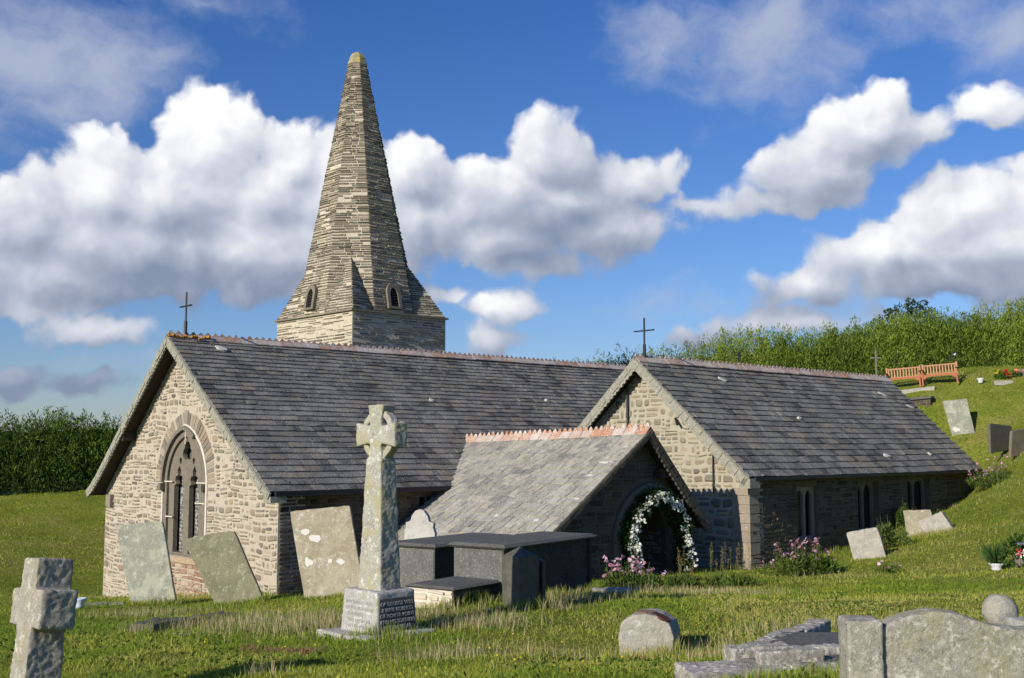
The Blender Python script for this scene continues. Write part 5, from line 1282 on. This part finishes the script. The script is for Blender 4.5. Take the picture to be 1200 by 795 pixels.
# headstone-like boulder
p = at(757, 774, 11.0); b = MB(); out = [(-.27, -.15), (.27, -.15), (.28, .22), (.24, .33), (.13, .40), (0, .42), (-.13, .40), (-.24, .33), (-.28, .20)]
b.slab(((0, 0, 0), (math.cos(rad(-18)), math.sin(rad(-18)), 0), Z3, (math.sin(rad(-18)), -math.cos(rad(-18)), 0)), out, -.42, 0)
o = b.build('rounded_gravestone', M['granite_pale'], None, loc=(p[0], p[1], gz(p[0], p[1]) + .02), weld=True); roughen(o, .014, .03, .2, .01, 3); tag(o, 'squat rounded granite stone in the lawn with rusty discs on top', 'gravestone')
o2p = Vector((p[0], p[1], gz(p[0], p[1]))) 
b = MB(); b.tube([(0, 0, 0), (0, 0, .022)], .105, 20); d1 = b.build('rusty_disc', m_plain('pale_rust', (.26, .17, .12), .8, .4, 30), None, loc=(o2p.x + .02, o2p.y + .13, o2p.z + .425), smooth=False); tag(d1, 'pale rusty flat disc lying on top of the squat granite stone', 'disc')
b = MB(); b.tube([(0, 0, 0), (0, 0, .02)], .085, 20); d2 = b.build('rusty_disc', m_plain('dark_rust', (.12, .045, .03), .8, .4, 30), None, loc=(o2p.x + .17, o2p.y + .03, o2p.z + .39)); d2.rotation_euler = (rad(10), rad(24), 0); tag(d2, 'dark brown rusty disc sliding off the right shoulder of the squat granite stone', 'disc')
rock('low_stone', 717, 708, 16.0, (.62, .3, .14), M['granite_pale'], 'low pale flat stone in the grass before the porch flowers', rz=rad(8), voxel=.02, strength=.05)
rock('flat_stone', 214, 748, 13.2, (.25, .1, .03), M['granite_pale'], 'tiny pale flat stone in the left lawn', rz=.1, strength=.02, voxel=.015)
# long low kerb in left lawn
pa, pb = at(165, 748, 14.0), at(322, 722, 18.6)
b = MB(); d_ = Vector(pb - pa); d_.z = 0; L_ = d_.length; d_.normalize(); nn_ = Vector((-d_.y, d_.x, 0)); org = Vector((pa[0], pa[1], 0)); N_ = 7
for i in range(N_):
    a, c = L_ * i / N_, L_ * (i + .97) / N_
    P0, P1 = org + d_ * a, org + d_ * c; w_ = .17 - .016 * i; z0, z1 = gz(P0.x, P0.y), gz(P1.x, P1.y); hh = .11 - .011 * i
    b.hexa([tuple(P0 - nn_ * w_ + Vector((0, 0, z0 - .15))), tuple(P1 - nn_ * w_ + Vector((0, 0, z1 - .15))), tuple(P1 + nn_ * w_ + Vector((0, 0, z1 - .15))), tuple(P0 + nn_ * w_ + Vector((0, 0, z0 - .15))),
            tuple(P0 - nn_ * w_ + Vector((0, 0, z0 + hh))), tuple(P1 - nn_ * w_ + Vector((0, 0, z1 + hh))), tuple(P1 + nn_ * w_ + Vector((0, 0, z1 + hh + .02))), tuple(P0 + nn_ * w_ + Vector((0, 0, z0 + hh + .02)))])
o = b.build('grave_kerb', M['slab_dark'], None); roughen(o, .03, .05, .2, .01, 1); tag(o, 'long low sunken slate grave kerb running through the left lawn', 'grave kerb')
px_p = at(98, 716, 24); 
rock('ledger_stone', 118, 717, 23.5, (1.0, .5, .03), M['slab_green'], 'flat grey ledger stone in the grass near the left gable corner', rz=.2, strength=.01, taper=.97)

# vase bowls
def bowl(px_, py_, Y, r, h, m, label, name='grave_vase', cat='vase'):
    p = at(px_, py_, Y); z0 = gz(p[0], p[1]); r_ = empty(name, (p[0], p[1], z0 + .02)); tag(r_, label, cat)
    prof_ = [(r * .55, 0), (r * .7, h * .3), (r * .62, h * .5), (r, h * .85), (r * 1.02, h), (r * .85, h), (r * .7, h * .8)]; S = 20; b = MB()
    vs = [(a * math.cos(2 * math.pi * k / S), a * math.sin(2 * math.pi * k / S), z) for a, z in prof_ for k in range(S)]
    b.add(vs, [(i * S + k, i * S + (k + 1) % S, (i + 1) * S + (k + 1) % S, (i + 1) * S + k) for i in range(len(prof_) - 1) for k in range(S)] + [tuple(range(S))[::-1]])
    b.build('bowl', m, r_, smooth=True)
    b = MB(); b.tube([(0, 0, h * .75), (0, 0, h * .82)], r * .72, 16); b.build('soil', M['inside'], r_); return r_
bowl(93, 716, 22.0, .13, .20, m_plain('blue_white_glaze', (.55, .62, .70), .3, .1), 'pale blue and white bowl in the grass by the left gable corner')

# ------------------------------------------------------------------ foreground right: ledger tomb, big headstone, ball
M['kerb_stone'] = m_granite('craggy_kerb_stone', (.36, .34, .30), (.62, .60, .55), (.07, .065, .055), (.20, .19, .15), .7, .7, 5, .47)
# ledger tomb, everything at its true level z
TZL = 2.50
def pz_at(px_, py_, z): p = at_z(px_, py_, z); return Vector((p[0], p[1], z))
tomb = empty('kerbed_grave', tuple(pz_at(900, 765, 2.2))); org = tomb.location.copy(); tag(tomb, 'kerbed grave with a dark slate ledger and rough granite edging, lower right', 'grave')
c4 = [pz_at(866, 772, TZL), pz_at(1005, 780, TZL), pz_at(1010, 741, TZL), pz_at(917, 741, TZL)]
b = MB(); b.add([tuple(p_ - org) for p_ in c4] + [tuple(p_ - org - Vector((0, 0, .09))) for p_ in c4], [(0, 1, 2, 3), (7, 6, 5, 4), (0, 4, 5, 1), (1, 5, 6, 2), (2, 6, 7, 3), (3, 7, 4, 0)])
b.build('ledger', M['lid'], tomb)
def block(parent, name, a, c, wd, h, m, z, seedshift=0, strength=.035, chips=None):
    """edging block from a to c (ground points), width wd to the viewer side"""
    a, c = Vector(a), Vector(c); d_ = (c - a); d_.z = 0; L = d_.length; d_.normalize(); nn_ = Vector((d_.y, -d_.x, 0))
    b = MB(); q_ = [a, c, c + nn_ * wd, a + nn_ * wd]
    b.add([tuple(Vector((p_.x, p_.y, z - h)) - org) for p_ in q_] + [tuple(Vector((p_.x, p_.y, z)) - org) for p_ in q_], [(0, 1, 2, 3), (7, 6, 5, 4), (0, 4, 5, 1), (1, 5, 6, 2), (2, 6, 7, 3), (3, 7, 4, 0)])
    o = b.build(name, m, parent, weld=True); roughen(o, .013, strength, .16, .022, 1); return o
for (a_, b_, za, wd_, hh_, zz_) in (((790, 779), (908, 776), 2.47, .55, .36, 2.49), ((910, 777), (1000, 775), 2.47, .55, .36, 2.50), ((846, 767), (918, 764), 2.50, .18, .28, 2.57), ((920, 765), (1000, 763), 2.50, .12, .28, 2.555),
                                ((884, 763), (960, 760), 2.57, .10, .2, 2.58), ((866, 760), (893, 750), 2.48, .15, .24, 2.50), ((894, 750), (922, 739), 2.47, .16, .24, 2.50), ((922, 739), (952, 727), 2.45, .17, .24, 2.47)):
    block(tomb, 'edging_block', pz_at(*a_, za), pz_at(*b_, za), wd_, hh_, M['kerb_stone'], zz_)
# big headstone
hs = at(1113, 830, 5.0); hz = gz(hs[0], hs[1]); ang = rad(-4); hu = (math.cos(ang), math.sin(ang), 0); hn = (math.sin(ang), -math.cos(ang), 0)
root = empty('broad_headstone', (hs[0], hs[1], hz)); tag(root, 'broad granite headstone with a gently arched top at the lower right corner', 'gravestone')
sx = 5.0 / FPX
def hx(px_): return (px_ - 1100) * sx
def hzz(py_): return at(1100, py_, 5.0)[2] - hz
top = [(1026, 738), (1045, 728), (1065, 721), (1090, 717), (1115, 720), (1135, 727), (1152, 734), (1175, 737), (1210, 738), (1245, 738), (1270, 742)]
poly = [(hx(1024), -.3), (hx(1270), -.3)] + [(hx(a), hzz(b_)) for a, b_ in top[::-1]]
b = MB(); b.slab(((0, 0, 0), hu, Z3, hn), poly, -.14, 0); so_ = b.build('tablet', M['granite'], root, weld=True); roughen(so_, .010, .012, .2, .008, 2)
b = MB(); b.slab(((0, 0, 0), hu, Z3, hn), [(hx(986), -.3), (hx(1027), -.3), (hx(1027), hzz(728)), (hx(986), hzz(728))], -.16, .03); so_ = b.build('pier', M['granite'], root, weld=True); roughen(so_, .010, .012, .2, .008, 2)
p = at(1172, 717, 5.9); b = MB(); bmx = bmesh.new(); bmesh.ops.create_uvsphere(bmx, u_segments=24, v_segments=14, radius=.092)
r_ = empty('ball_finial', (p[0], p[1], p[2] - .16)); tag(r_, 'lichened stone ball on a pale plinth just behind the broad headstone', 'finial')
me = bpy.data.meshes.new('ball'); bmx.to_mesh(me); bmx.free(); me.transform(Matrix.Translation((0, 0, .16))); me.materials.append(M['granite_pale']); o = bpy.data.objects.new('ball', me); COL.objects.link(o); o.parent = r_; roughen(o, .010, .012, .1, .008, 1)
b = MB(); b.box((-.075, -.075, -.9), (.085, .075, .085)); o = b.build('plinth', M['celtic_base'], r_, weld=True); roughen(o, .014, .015, .1, .006, 2)
p = at(1199, 733, 5.7); b = MB(); b.box((-.05, -.05, -.8), (.12, .1, .03)); o = b.build('stone_block', M['celtic_base'], None, loc=tuple(p), weld=True); roughen(o, .012, .015, .1, .006, 2); tag(o, 'small pale stone block at the right edge beside the ball finial', 'stone')

# ------------------------------------------------------------------ low wall, far crosses, benches
p0, p1 = at(1058, 470, 42.6), at(1090, 467, 42.0); b = MB(); d_ = Vector(p1 - p0); L = d_.length; zt = (p0[2] + p1[2]) / 2
fr = (tuple(p0), tuple(d_.normalized()), Z3, tuple(Vector((d_.normalized().y, -d_.normalized().x, 0))))
b.slab(fr, [(0, -1.2), (L, -1.2), (L, 0), (0, 0)], -.35, 0, [], 1); stones(b, fr, -1.0, -.02, lambda a, c: [(0, L)], (.08, .18), (.15, .4), .03, (.01, .04), .3, 0, RN); b.slab(fr, [(-.08, .0), (L + .06, .0), (L + .06, .08), (-.08, .08)], -.42, .09, [], 2)
o = b.build('low_wall', [M['shade_dark_stone'], M['dark_mortar'], M['lid']], None); tag(o, 'short dark drystone wall with slate coping below the benches', 'wall')
def far_cross(px_, py0, py1, Y, w, t, m, label, name='wooden_cross'):
    a, c = at(px_, py1, Y), at(px_, py0, Y); b = MB(); H_ = c[2] - a[2]; b.box((-t, -t, -1.0), (t, t, H_)); b.box((-w / 2, -t * .8, H_ * .70), (w / 2, t * .8, H_ * .70 + t * 2))
    o = b.build(name, m, None, loc=tuple(a)); tag(o, label, 'cross')
far_cross(1027, 411, 442, 46, .42, .025, m_plain('silvered_wood', (.22, .21, .18), .9), 'thin grey cross standing against the hedge left of the benches')
far_cross(866, 413, 428, 49, .34, .03, M['iron'], 'small dark cross against the hedge above the aisle ridge', 'metal_cross')

def make_bench(loc, rz, wdt):
    r_ = empty('park_bench', loc, rz)
    W_, seat_h, seat_d, bh = wdt, .44, .50, .94
    b = MB()
    for k in range(5): b.box((-W_ / 2 + .05, -seat_d + .02 + k * .10, seat_h - .025), (W_ / 2 - .05, -seat_d + .105 + k * .10, seat_h)); 
    b.build('seat', M['bench_wood'], r_)
    b = MB(); N_ = 11
    for k in range(N_):
        x = -W_ / 2 + .12 + (W_ - .24) * k / (N_ - 1); b.hexa([(x - .028, .0, seat_h + .04), (x + .028, .0, seat_h + .04), (x + .028, .02, seat_h + .04), (x - .028, .02, seat_h + .04), (x - .028, .09, bh - .06), (x + .028, .09, bh - .06), (x + .028, .11, bh - .06), (x - .028, .11, bh - .06)])
    b.box((-W_ / 2 + .05, .07, bh - .07), (W_ / 2 - .05, .12, bh)); b.box((-W_ / 2 + .05, -.01, seat_h + .01), (W_ / 2 - .05, .03, seat_h + .06)); b.build('backrest', M['bench_pale'], r_)
    # arched apron
    b = MB(); ap = [(-W_ / 2 + .06, seat_h - .03), (-W_ / 2 + .06, .22)] + [(-W_ / 2 + .06 + .18 * math.sin(t_ * math.pi / 2 / 5), .22 + .12 * (1 - math.cos(t_ * math.pi / 2 / 5))) for t_ in range(1, 6)] + [(W_ / 2 - .06 - .18 * math.sin(t_ * math.pi / 2 / 5), .22 + .12 * (1 - math.cos(t_ * math.pi / 2 / 5))) for t_ in range(5, 0, -1)] + [(W_ / 2 - .06, .22), (W_ / 2 - .06, seat_h - .03)]
    b.slab(((0, -seat_d + .0, 0), X3, Z3, (0, -1, 0)), ap[::-1], -.03, 0); b.build('apron', M['bench_wood'], r_)
    for s in (-1, 1):
        x = s * (W_ / 2 - .03)
        b = MB(); b.box((x - .035, -seat_d - .02, -.1), (x + .035, -seat_d + .05, .66)); b.build('leg', M['bench_wood'], r_)
        b = MB(); b.hexa([(x - .035, -.03, -.1), (x + .035, -.03, -.1), (x + .035, .05, -.1), (x - .035, .05, -.1), (x - .035, .06, bh + .06), (x + .035, .06, bh + .06), (x + .035, .12, bh + .06), (x - .035, .12, bh + .06)]); b.build('leg', M['bench_pale'], r_)
        b = MB(); b.box((x - .05, -seat_d - .06, .66), (x + .05, .06, .695)); b.build('armrest', M['timber'], r_)
    return r_
b1 = make_bench((0, 0, 0), 0, 1.62)
def copy_tree(o, parent=None):
    c_ = o.copy(); COL.objects.link(c_); c_.parent = parent
    for ch in o.children: copy_tree(ch, c_)
    return c_
b2 = copy_tree(b1)
pL, pR = at(1041, 455, 44.6), at(1126, 447, 43.4); dirv = Vector(pR - pL); ang = math.atan2(dirv.y, dirv.x)
for o, t_, lab in ((b1, .26, 'left one of two orange teak benches standing end to end on the bank'), (b2, .765, 'right one of two orange teak benches, with a small bird on its back rail')):
    q_ = Vector(pL).lerp(Vector(pR), t_); o.location = (q_.x, q_.y + .25, q_.z); o.rotation_euler = (0, rad(-3.6), ang); o.scale = (dirv.length / 3.34,) * 3; tag(o, lab, 'bench', 'teak benches on the bank')
# path edge
b = MB(); pa, pb = at(1042, 459, 43.8), at(1095, 452, 43.2); d_ = Vector(pb - pa).normalized(); 
b.slab((tuple(pa), tuple(d_), Z3, (d_.y, -d_.x, 0)), [(0, -.3), ((Vector(pb - pa)).length, -.3), ((Vector(pb - pa)).length, -.02), (0, .0)], -.12, .0); o = b.build('kerb_strip', M['granite_pale'], None); tag(o, kind='structure')
# bird on bench
p = at(1118, 417.5, 43.75); bird = empty('bird', tuple(p)); tag(bird, 'small black and white bird perched on the right bench back', 'bird')
b = MB(); b.tube([(-.13, 0, -.02), (-.05, 0, .03), (.03, 0, .07), (.08, 0, .13), (.11, 0, .17)], [.022, .05, .06, .045, .03], 10); b.tube([(.11, 0, .17), (.17, 0, .165)], [.016, .003], 8); b.tube([(-.11, 0, -.0), (-.2, 0, -.12), (-.24, 0, -.2)], [.028, .02, .014], 8)
b.build('body', M['iron'], bird, smooth=True)
b = MB(); b.tube([(-.02, -.045, .03), (.05, -.05, .10)], [.035, .03], 8); b.build('wing_patch', M['white_paint'], bird)
b = MB(); b.tube([(0, .0, -.09), (.0, 0, .02)], .008, 6); b.build('leg', M['iron'], bird)

# ------------------------------------------------------------------ flowers and herbs
def blossom_mesh(name, r, col, n=7):
    vs, fs, cs = [], [], []
    for k in range(n):
        a = 2 * math.pi * k / n; d = np.array([math.cos(a), math.sin(a), .25]); s = np.array([-math.sin(a), math.cos(a), 0]); b0 = len(vs)
        vs += [np.zeros(3), d * r * .6 + s * r * .35, d * r, d * r * .6 - s * r * .35]; fs.append([b0, b0 + 1, b0 + 2, b0 + 3]); sh = random.uniform(.85, 1.1); cs += [np.array(col) * sh] * 4
    for k in range(4):
        a = 2 * math.pi * k / 4 + .4; d = np.array([math.cos(a) * .5, math.sin(a) * .5, .8]); s = np.array([-math.sin(a), math.cos(a), 0]); b0 = len(vs)
        vs += [np.zeros(3), d * r * .4 + s * r * .25, d * r * .6, d * r * .4 - s * r * .25]; fs.append([b0, b0 + 1, b0 + 2, b0 + 3]); cs += [np.array(col)] * 4
    return np_mesh(name, np.array(vs), np.array(fs), np.clip(np.array(cs), 0, .9), [M['petal']])
# garland over the porch arch
def cluster_mesh(name, r, col, spread, k=3):
    vs, fs, cs, b0 = [], [], [], 0
    for _ in range(k):
        me = blossom_mesh('tmp', r * random.uniform(.7, 1.1), col); off = np.array([random.gauss(0, spread), random.gauss(0, spread), random.gauss(0, spread * .3)]); ax = random.gauss(0, .5); Rm = np.array(Matrix.Rotation(ax, 3, 'X'))
        v = np.array([list(p_.co) for p_ in me.vertices]) @ Rm.T + off; f = np.array([list(p_.vertices) for p_ in me.polygons]); c_ = np.array([list(d_.color)[:3] for d_ in me.color_attributes['col'].data])
        vs.append(v); fs.append(f + b0); cs.append(c_); b0 += len(v); bpy.data.meshes.remove(me)
    return np_mesh(name, np.concatenate(vs), np.concatenate(fs), np.concatenate(cs), [M['petal']])
gr = empty('flower_garland', tuple(W(pc, PW - .12, .9)), CA); tag(gr, 'arch garland of white roses and dark leaves framing the porch doorway', 'garland')
ga = arch(2.0, psp - .9, pap - .9 - .02, 30, 0, .0); ga = ga[1:] + [ga[0]]; Lg = [0]
for a_, b_ in zip(ga[:-1], ga[1:]): Lg.append(Lg[-1] + math.dist(a_, b_))
def gpt(s):
    for i in range(len(Lg) - 1):
        if Lg[i + 1] >= s: t_ = (s - Lg[i]) / max(1e-6, Lg[i + 1] - Lg[i]); return ga[i][0] * (1 - t_) + ga[i + 1][0] * t_, ga[i][1] * (1 - t_) + ga[i + 1][1] * t_
    return ga[-1]
parts = []
for k in range(260):
    x, z = gpt(random.uniform(0, Lg[-1])); parts.append(foliage_clump('g', (x + random.gauss(0, .07), random.gauss(-.06, .06), z + random.gauss(0, .06)), (.18, .13, .16), 46, (.012, .035, .008), (.05, .10, .02), .08, .04))
np_obj('foliage', np_mesh('foliage', *merge(parts), [M['leaf']]), gr)
wb_ = [cluster_mesh('flower', .040, (.84, .86, .80), .060, 6), cluster_mesh('flower', .036, (.80, .83, .72), .055, 8), cluster_mesh('flower', .042, (.86, .86, .82), .055, 5)]
for k in range(99):
    s_ = Lg[-1] * (.04 + .92 * random.random()); x, z = gpt(s_); o = bpy.data.objects.new('flower', wb_[k % 3]); COL.objects.link(o); o.parent = gr
    o.location = (x + random.uniform(-.15, .15), -.25 + random.gauss(0, .03), z + random.uniform(-.12, .10)); o.rotation_euler = (rad(75) + random.gauss(0, .4), random.gauss(0, .4), random.gauss(0, .6))
hp_pink = [cluster_mesh('flower_head', .038, (.66, .34, .48), .022, 4), cluster_mesh('flower_head', .036, (.80, .56, .66), .022, 4), cluster_mesh('flower_head', .034, (.52, .20, .34), .018, 3)]
def flower_clump(px_, py_, Y, wdt, h, nheads, label, leaf=((.04, .08, .012), (.13, .19, .035)), nleaf=900, name='flowering_plant', heads=hp_pink, hs=1.0, dep=.3, cat='plant', stemcol=(.12, .14, .04)):
    p = at(px_, py_, Y); z0 = gz(p[0], p[1]); r_ = empty(name, (p[0], p[1], z0)); tag(r_, label, cat, 'pink flowering plants along the church walls' if heads is hp_pink else None)
    tops = [(random.uniform(-wdt / 2, wdt / 2), random.uniform(-dep, dep), h * random.uniform(.45, 1.0)) for _ in range(max(nheads, 8))]
    parts = [foliage_clump('l', (x * .9, y, z * .38), (.16, .14, z * .36), nleaf // len(tops), leaf[0], leaf[1], .09, .03, up=.8, zmin=0) for x, y, z in tops]
    np_obj('foliage', np_mesh('foliage', *merge(parts), [M['leaf']]), r_)
    b = MB()
    for x, y, z in tops: b.tube([(x * .7, y, 0), (x * .9, y, z * .6), (x, y, z)], [.006, .005, .003], 4)
    b.build('stem', m_stem, r_)
    for k in range(nheads):
        x, y, z = tops[k % len(tops)]; o = bpy.data.objects.new('flower_head', heads[k % len(heads)]); COL.objects.link(o); o.parent = r_; o.location = (x + random.gauss(0, .05), y - .03, z + random.gauss(0, .04)); o.rotation_euler = (random.gauss(.5, .4), random.gauss(0, .4), random.uniform(0, 6)); o.scale = (hs * random.uniform(.7, 1.3),) * 3
    return r_
m_stem = m_plain('stem_green', (.13, .15, .05), .8)
flower_clump(735, 687, 20.0, .8, .62, 42, 'bushy pink flowering plant right of the chest tombs before the porch', nleaf=1400)
flower_clump(768, 684, 20.6, .45, .45, 16, 'small pink flowers before the porch doorway', nleaf=300)
flower_clump(935, 670, 25.0, 1.0, .80, 46, 'tall pink flowering plant under the first aisle window', nleaf=1500)
flower_clump(900, 670, 25.2, .35, .35, 9, 'small pink flowers at the foot of the aisle corner', nleaf=200)
flower_clump(962, 668, 25.2, .6, .62, 10, 'leafy plant with a few pink flowers right of the first aisle window', leaf=((.06, .12, .015), (.16, .24, .04)), nleaf=1200)
flower_clump(1158, 562, 35.2, 1.0, .75, 40, 'pink flowers climbing the bank at the far end of the aisle', nleaf=1200)
flower_clump(1172, 548, 34.6, .6, .9, 14, 'straggling pink flowers highest on the bank by the aisle end', nleaf=300)
flower_clump(1040, 666, 24.5, .35, .22, 6, 'single low tuft of pink flowers in the lawn', nleaf=200)
flower_clump(1045, 636, 29.2, .9, .95, 0, 'green leafy herb growing between two tilted stones under the windows', leaf=((.06, .10, .02), (.17, .22, .06)), nleaf=1500, heads=[])
flower_clump(1072, 604, 33.0, 1.3, .8, 0, 'dark green bush under the far aisle window', leaf=((.03, .06, .01), (.08, .13, .02)), nleaf=1500, heads=[])
# dock spikes by the porch
def spikes(px_, py_, Y, n, wdt, h, label):
    p = at(px_, py_, Y); z0 = gz(p[0], p[1]); r_ = empty('dock_plant', (p[0], p[1], z0)); tag(r_, label, 'plant'); b = MB(); parts = []
    for k in range(n):
        x, y = random.uniform(-wdt / 2, wdt / 2), random.uniform(-.25, .25); hh = h * random.uniform(.5, 1); lx = random.gauss(0, .06); b.tube([(x, y, 0), (x + lx, y, hh)], [.0035, .002], 5)
        n_ = 45; t_ = rng.uniform(.5, 1, n_); pos = np.stack([x + lx * t_ + rng.normal(0, .012, n_), y + rng.normal(0, .012, n_), hh * t_], 1)
        parts.append(leaf_cloud(pos, unit(rng.normal(0, 1, (n_, 3)) + [0, 0, .6]),   .028, .012, np.tile(np.array([.27, .19, .085]), (n_, 1)) * rng.uniform(.6, 1.3, (n_, 1))))
    for k in range(14): parts.append(foliage_clump('l', (random.uniform(-wdt / 2, wdt / 2), random.uniform(-.25, .25), .08), (.14, .14, .1), 60, (.05, .09, .015), (.14, .2, .04), .14, .03, up=1.2, zmin=0))
    b.build('stem', m_stem, r_); np_obj('foliage', np_mesh('foliage', *merge(parts), [M['leaf']]), r_)
spikes(838, 672, 22.6, 24, 1.5, .95, 'brown seeding dock spikes and grass between porch and aisle corner')
spikes(802, 676, 21.8, 6, .5, .55, 'low weeds with brown seed heads beside the right foot of the porch arch')
spikes(1015, 640, 28.8, 4, .4, .7, 'few brown seed spikes behind the pale tilted stone')

# potted plant, right slope
pt_ = bowl(1168, 668, 22.6, .15, .16, M['white_paint'], 'white pot holding a spiky green plant on the right slope', 'potted_plant', 'potted plant')
n_ = 260; a_ = rng.uniform(0, 2 * np.pi, n_); pos = np.stack([np.cos(a_) * .07, np.sin(a_) * .07, np.full(n_, .13)], 1) + rng.normal(0, .03, (n_, 3)); dirs = unit(np.stack([np.cos(a_) * .45, np.sin(a_) * .45, np.ones(n_)], 1) + rng.normal(0, .2, (n_, 3)))
np_obj('leaves', np_mesh('leaves', *leaf_cloud(pos, dirs, rng.uniform(.25, .55, n_), .022, np.tile(np.array([.05, .10, .025]), (n_, 1)) * rng.uniform(.7, 1.6, (n_, 1))), [M['leaf']]), pt_)
# flower table at right edge
p = at(1198, 664, 22.0); r_ = empty('grave_planter', (p[0], p[1], gz(p[0], p[1]))); tag(r_, 'small stone planter with red and pink blooms under a grey slab at the right edge', 'planter')
b = MB(); b.box((-.16, -.1, 0), (.16, .12, .2)); b.build('stand', M['quoin'], r_)
b = MB(); b.box((-.13, -.16, .46), (.22, .14, .50)); b.build('slab', m_plain('lilac_slab', (.22, .22, .30), .5), r_)
b = MB(); b.box((-.02, -.02, .2), (.02, .02, .46)); b.build('post', M['timber'], r_)
np_obj('foliage', np_mesh('foliage', *merge([foliage_clump('l', (random.uniform(-.3, .2), random.uniform(-.1, .1), random.uniform(.1, .6)), (.14, .1, .12), 120, (.03, .07, .01), (.10, .17, .03), .08, .04) for _ in range(8)]), [M['leaf']]), r_)
redh = blossom_mesh('flower_head', .05, (.60, .03, .03), 9); orh = blossom_mesh('flower_head', .05, (.80, .30, .16), 9)
for k in range(9):
    o = bpy.data.objects.new('flower_head', (redh, hp_pink[1], wb_[1])[k % 3]); COL.objects.link(o); o.parent = r_; o.location = (random.uniform(-.14, .14), -.13, random.uniform(.22, .40)); o.rotation_euler = (1.2, 0, k)
# memorial flowers near the hedge
def bouquet(px_, py_, Y, mesh, n, label, r=.16):
    p = at(px_, py_, Y); r_ = empty('flower_bouquet', (p[0], p[1], gz(p[0], p[1]) + .05)); tag(r_, label, 'flowers')
    np_obj('foliage', np_mesh('foliage', *foliage_clump('l', (0, 0, .1), (r * 1.1, r, .13), 200, (.03, .08, .01), (.1, .2, .03), .09, .04, zmin=0), [M['leaf']]), r_)
    for k in range(n):
        o = bpy.data.objects.new('flower_head', mesh); COL.objects.link(o); o.parent = r_; o.location = (random.gauss(0, r * .5), -.08, .2 + random.gauss(0, .06)); o.rotation_euler = (1.0, 0, k); o.scale = (1.5,) * 3
bouquet(1177, 440, 43.0, redh, 10, 'bright red bouquet on the grave by the hedge')
bouquet(1191, 441, 43.0, orh, 8, 'orange pink bouquet leaning on the small grey headstone', .14)
ygh = blossom_mesh('flower_head', .04, (.75, .62, .05), 8)
bouquet(1169, 441, 43.2, ygh, 5, 'small yellow flowers left of the red bouquet', .1)
p = at(1176, 443, 42.6); b = MB(); b.box((-.32, -.12, -.1), (.32, .12, .08)); o = b.build('memorial_slab', M['celtic_base'], None, loc=(p[0], p[1], gz(p[0], p[1]) + .03)); tag(o, 'low pale grey memorial slab just below the red bouquet', 'memorial')
bowl(1149, 443, 43.0, .14, .2, M['white_paint'], 'little white pot on the bank right of the benches')
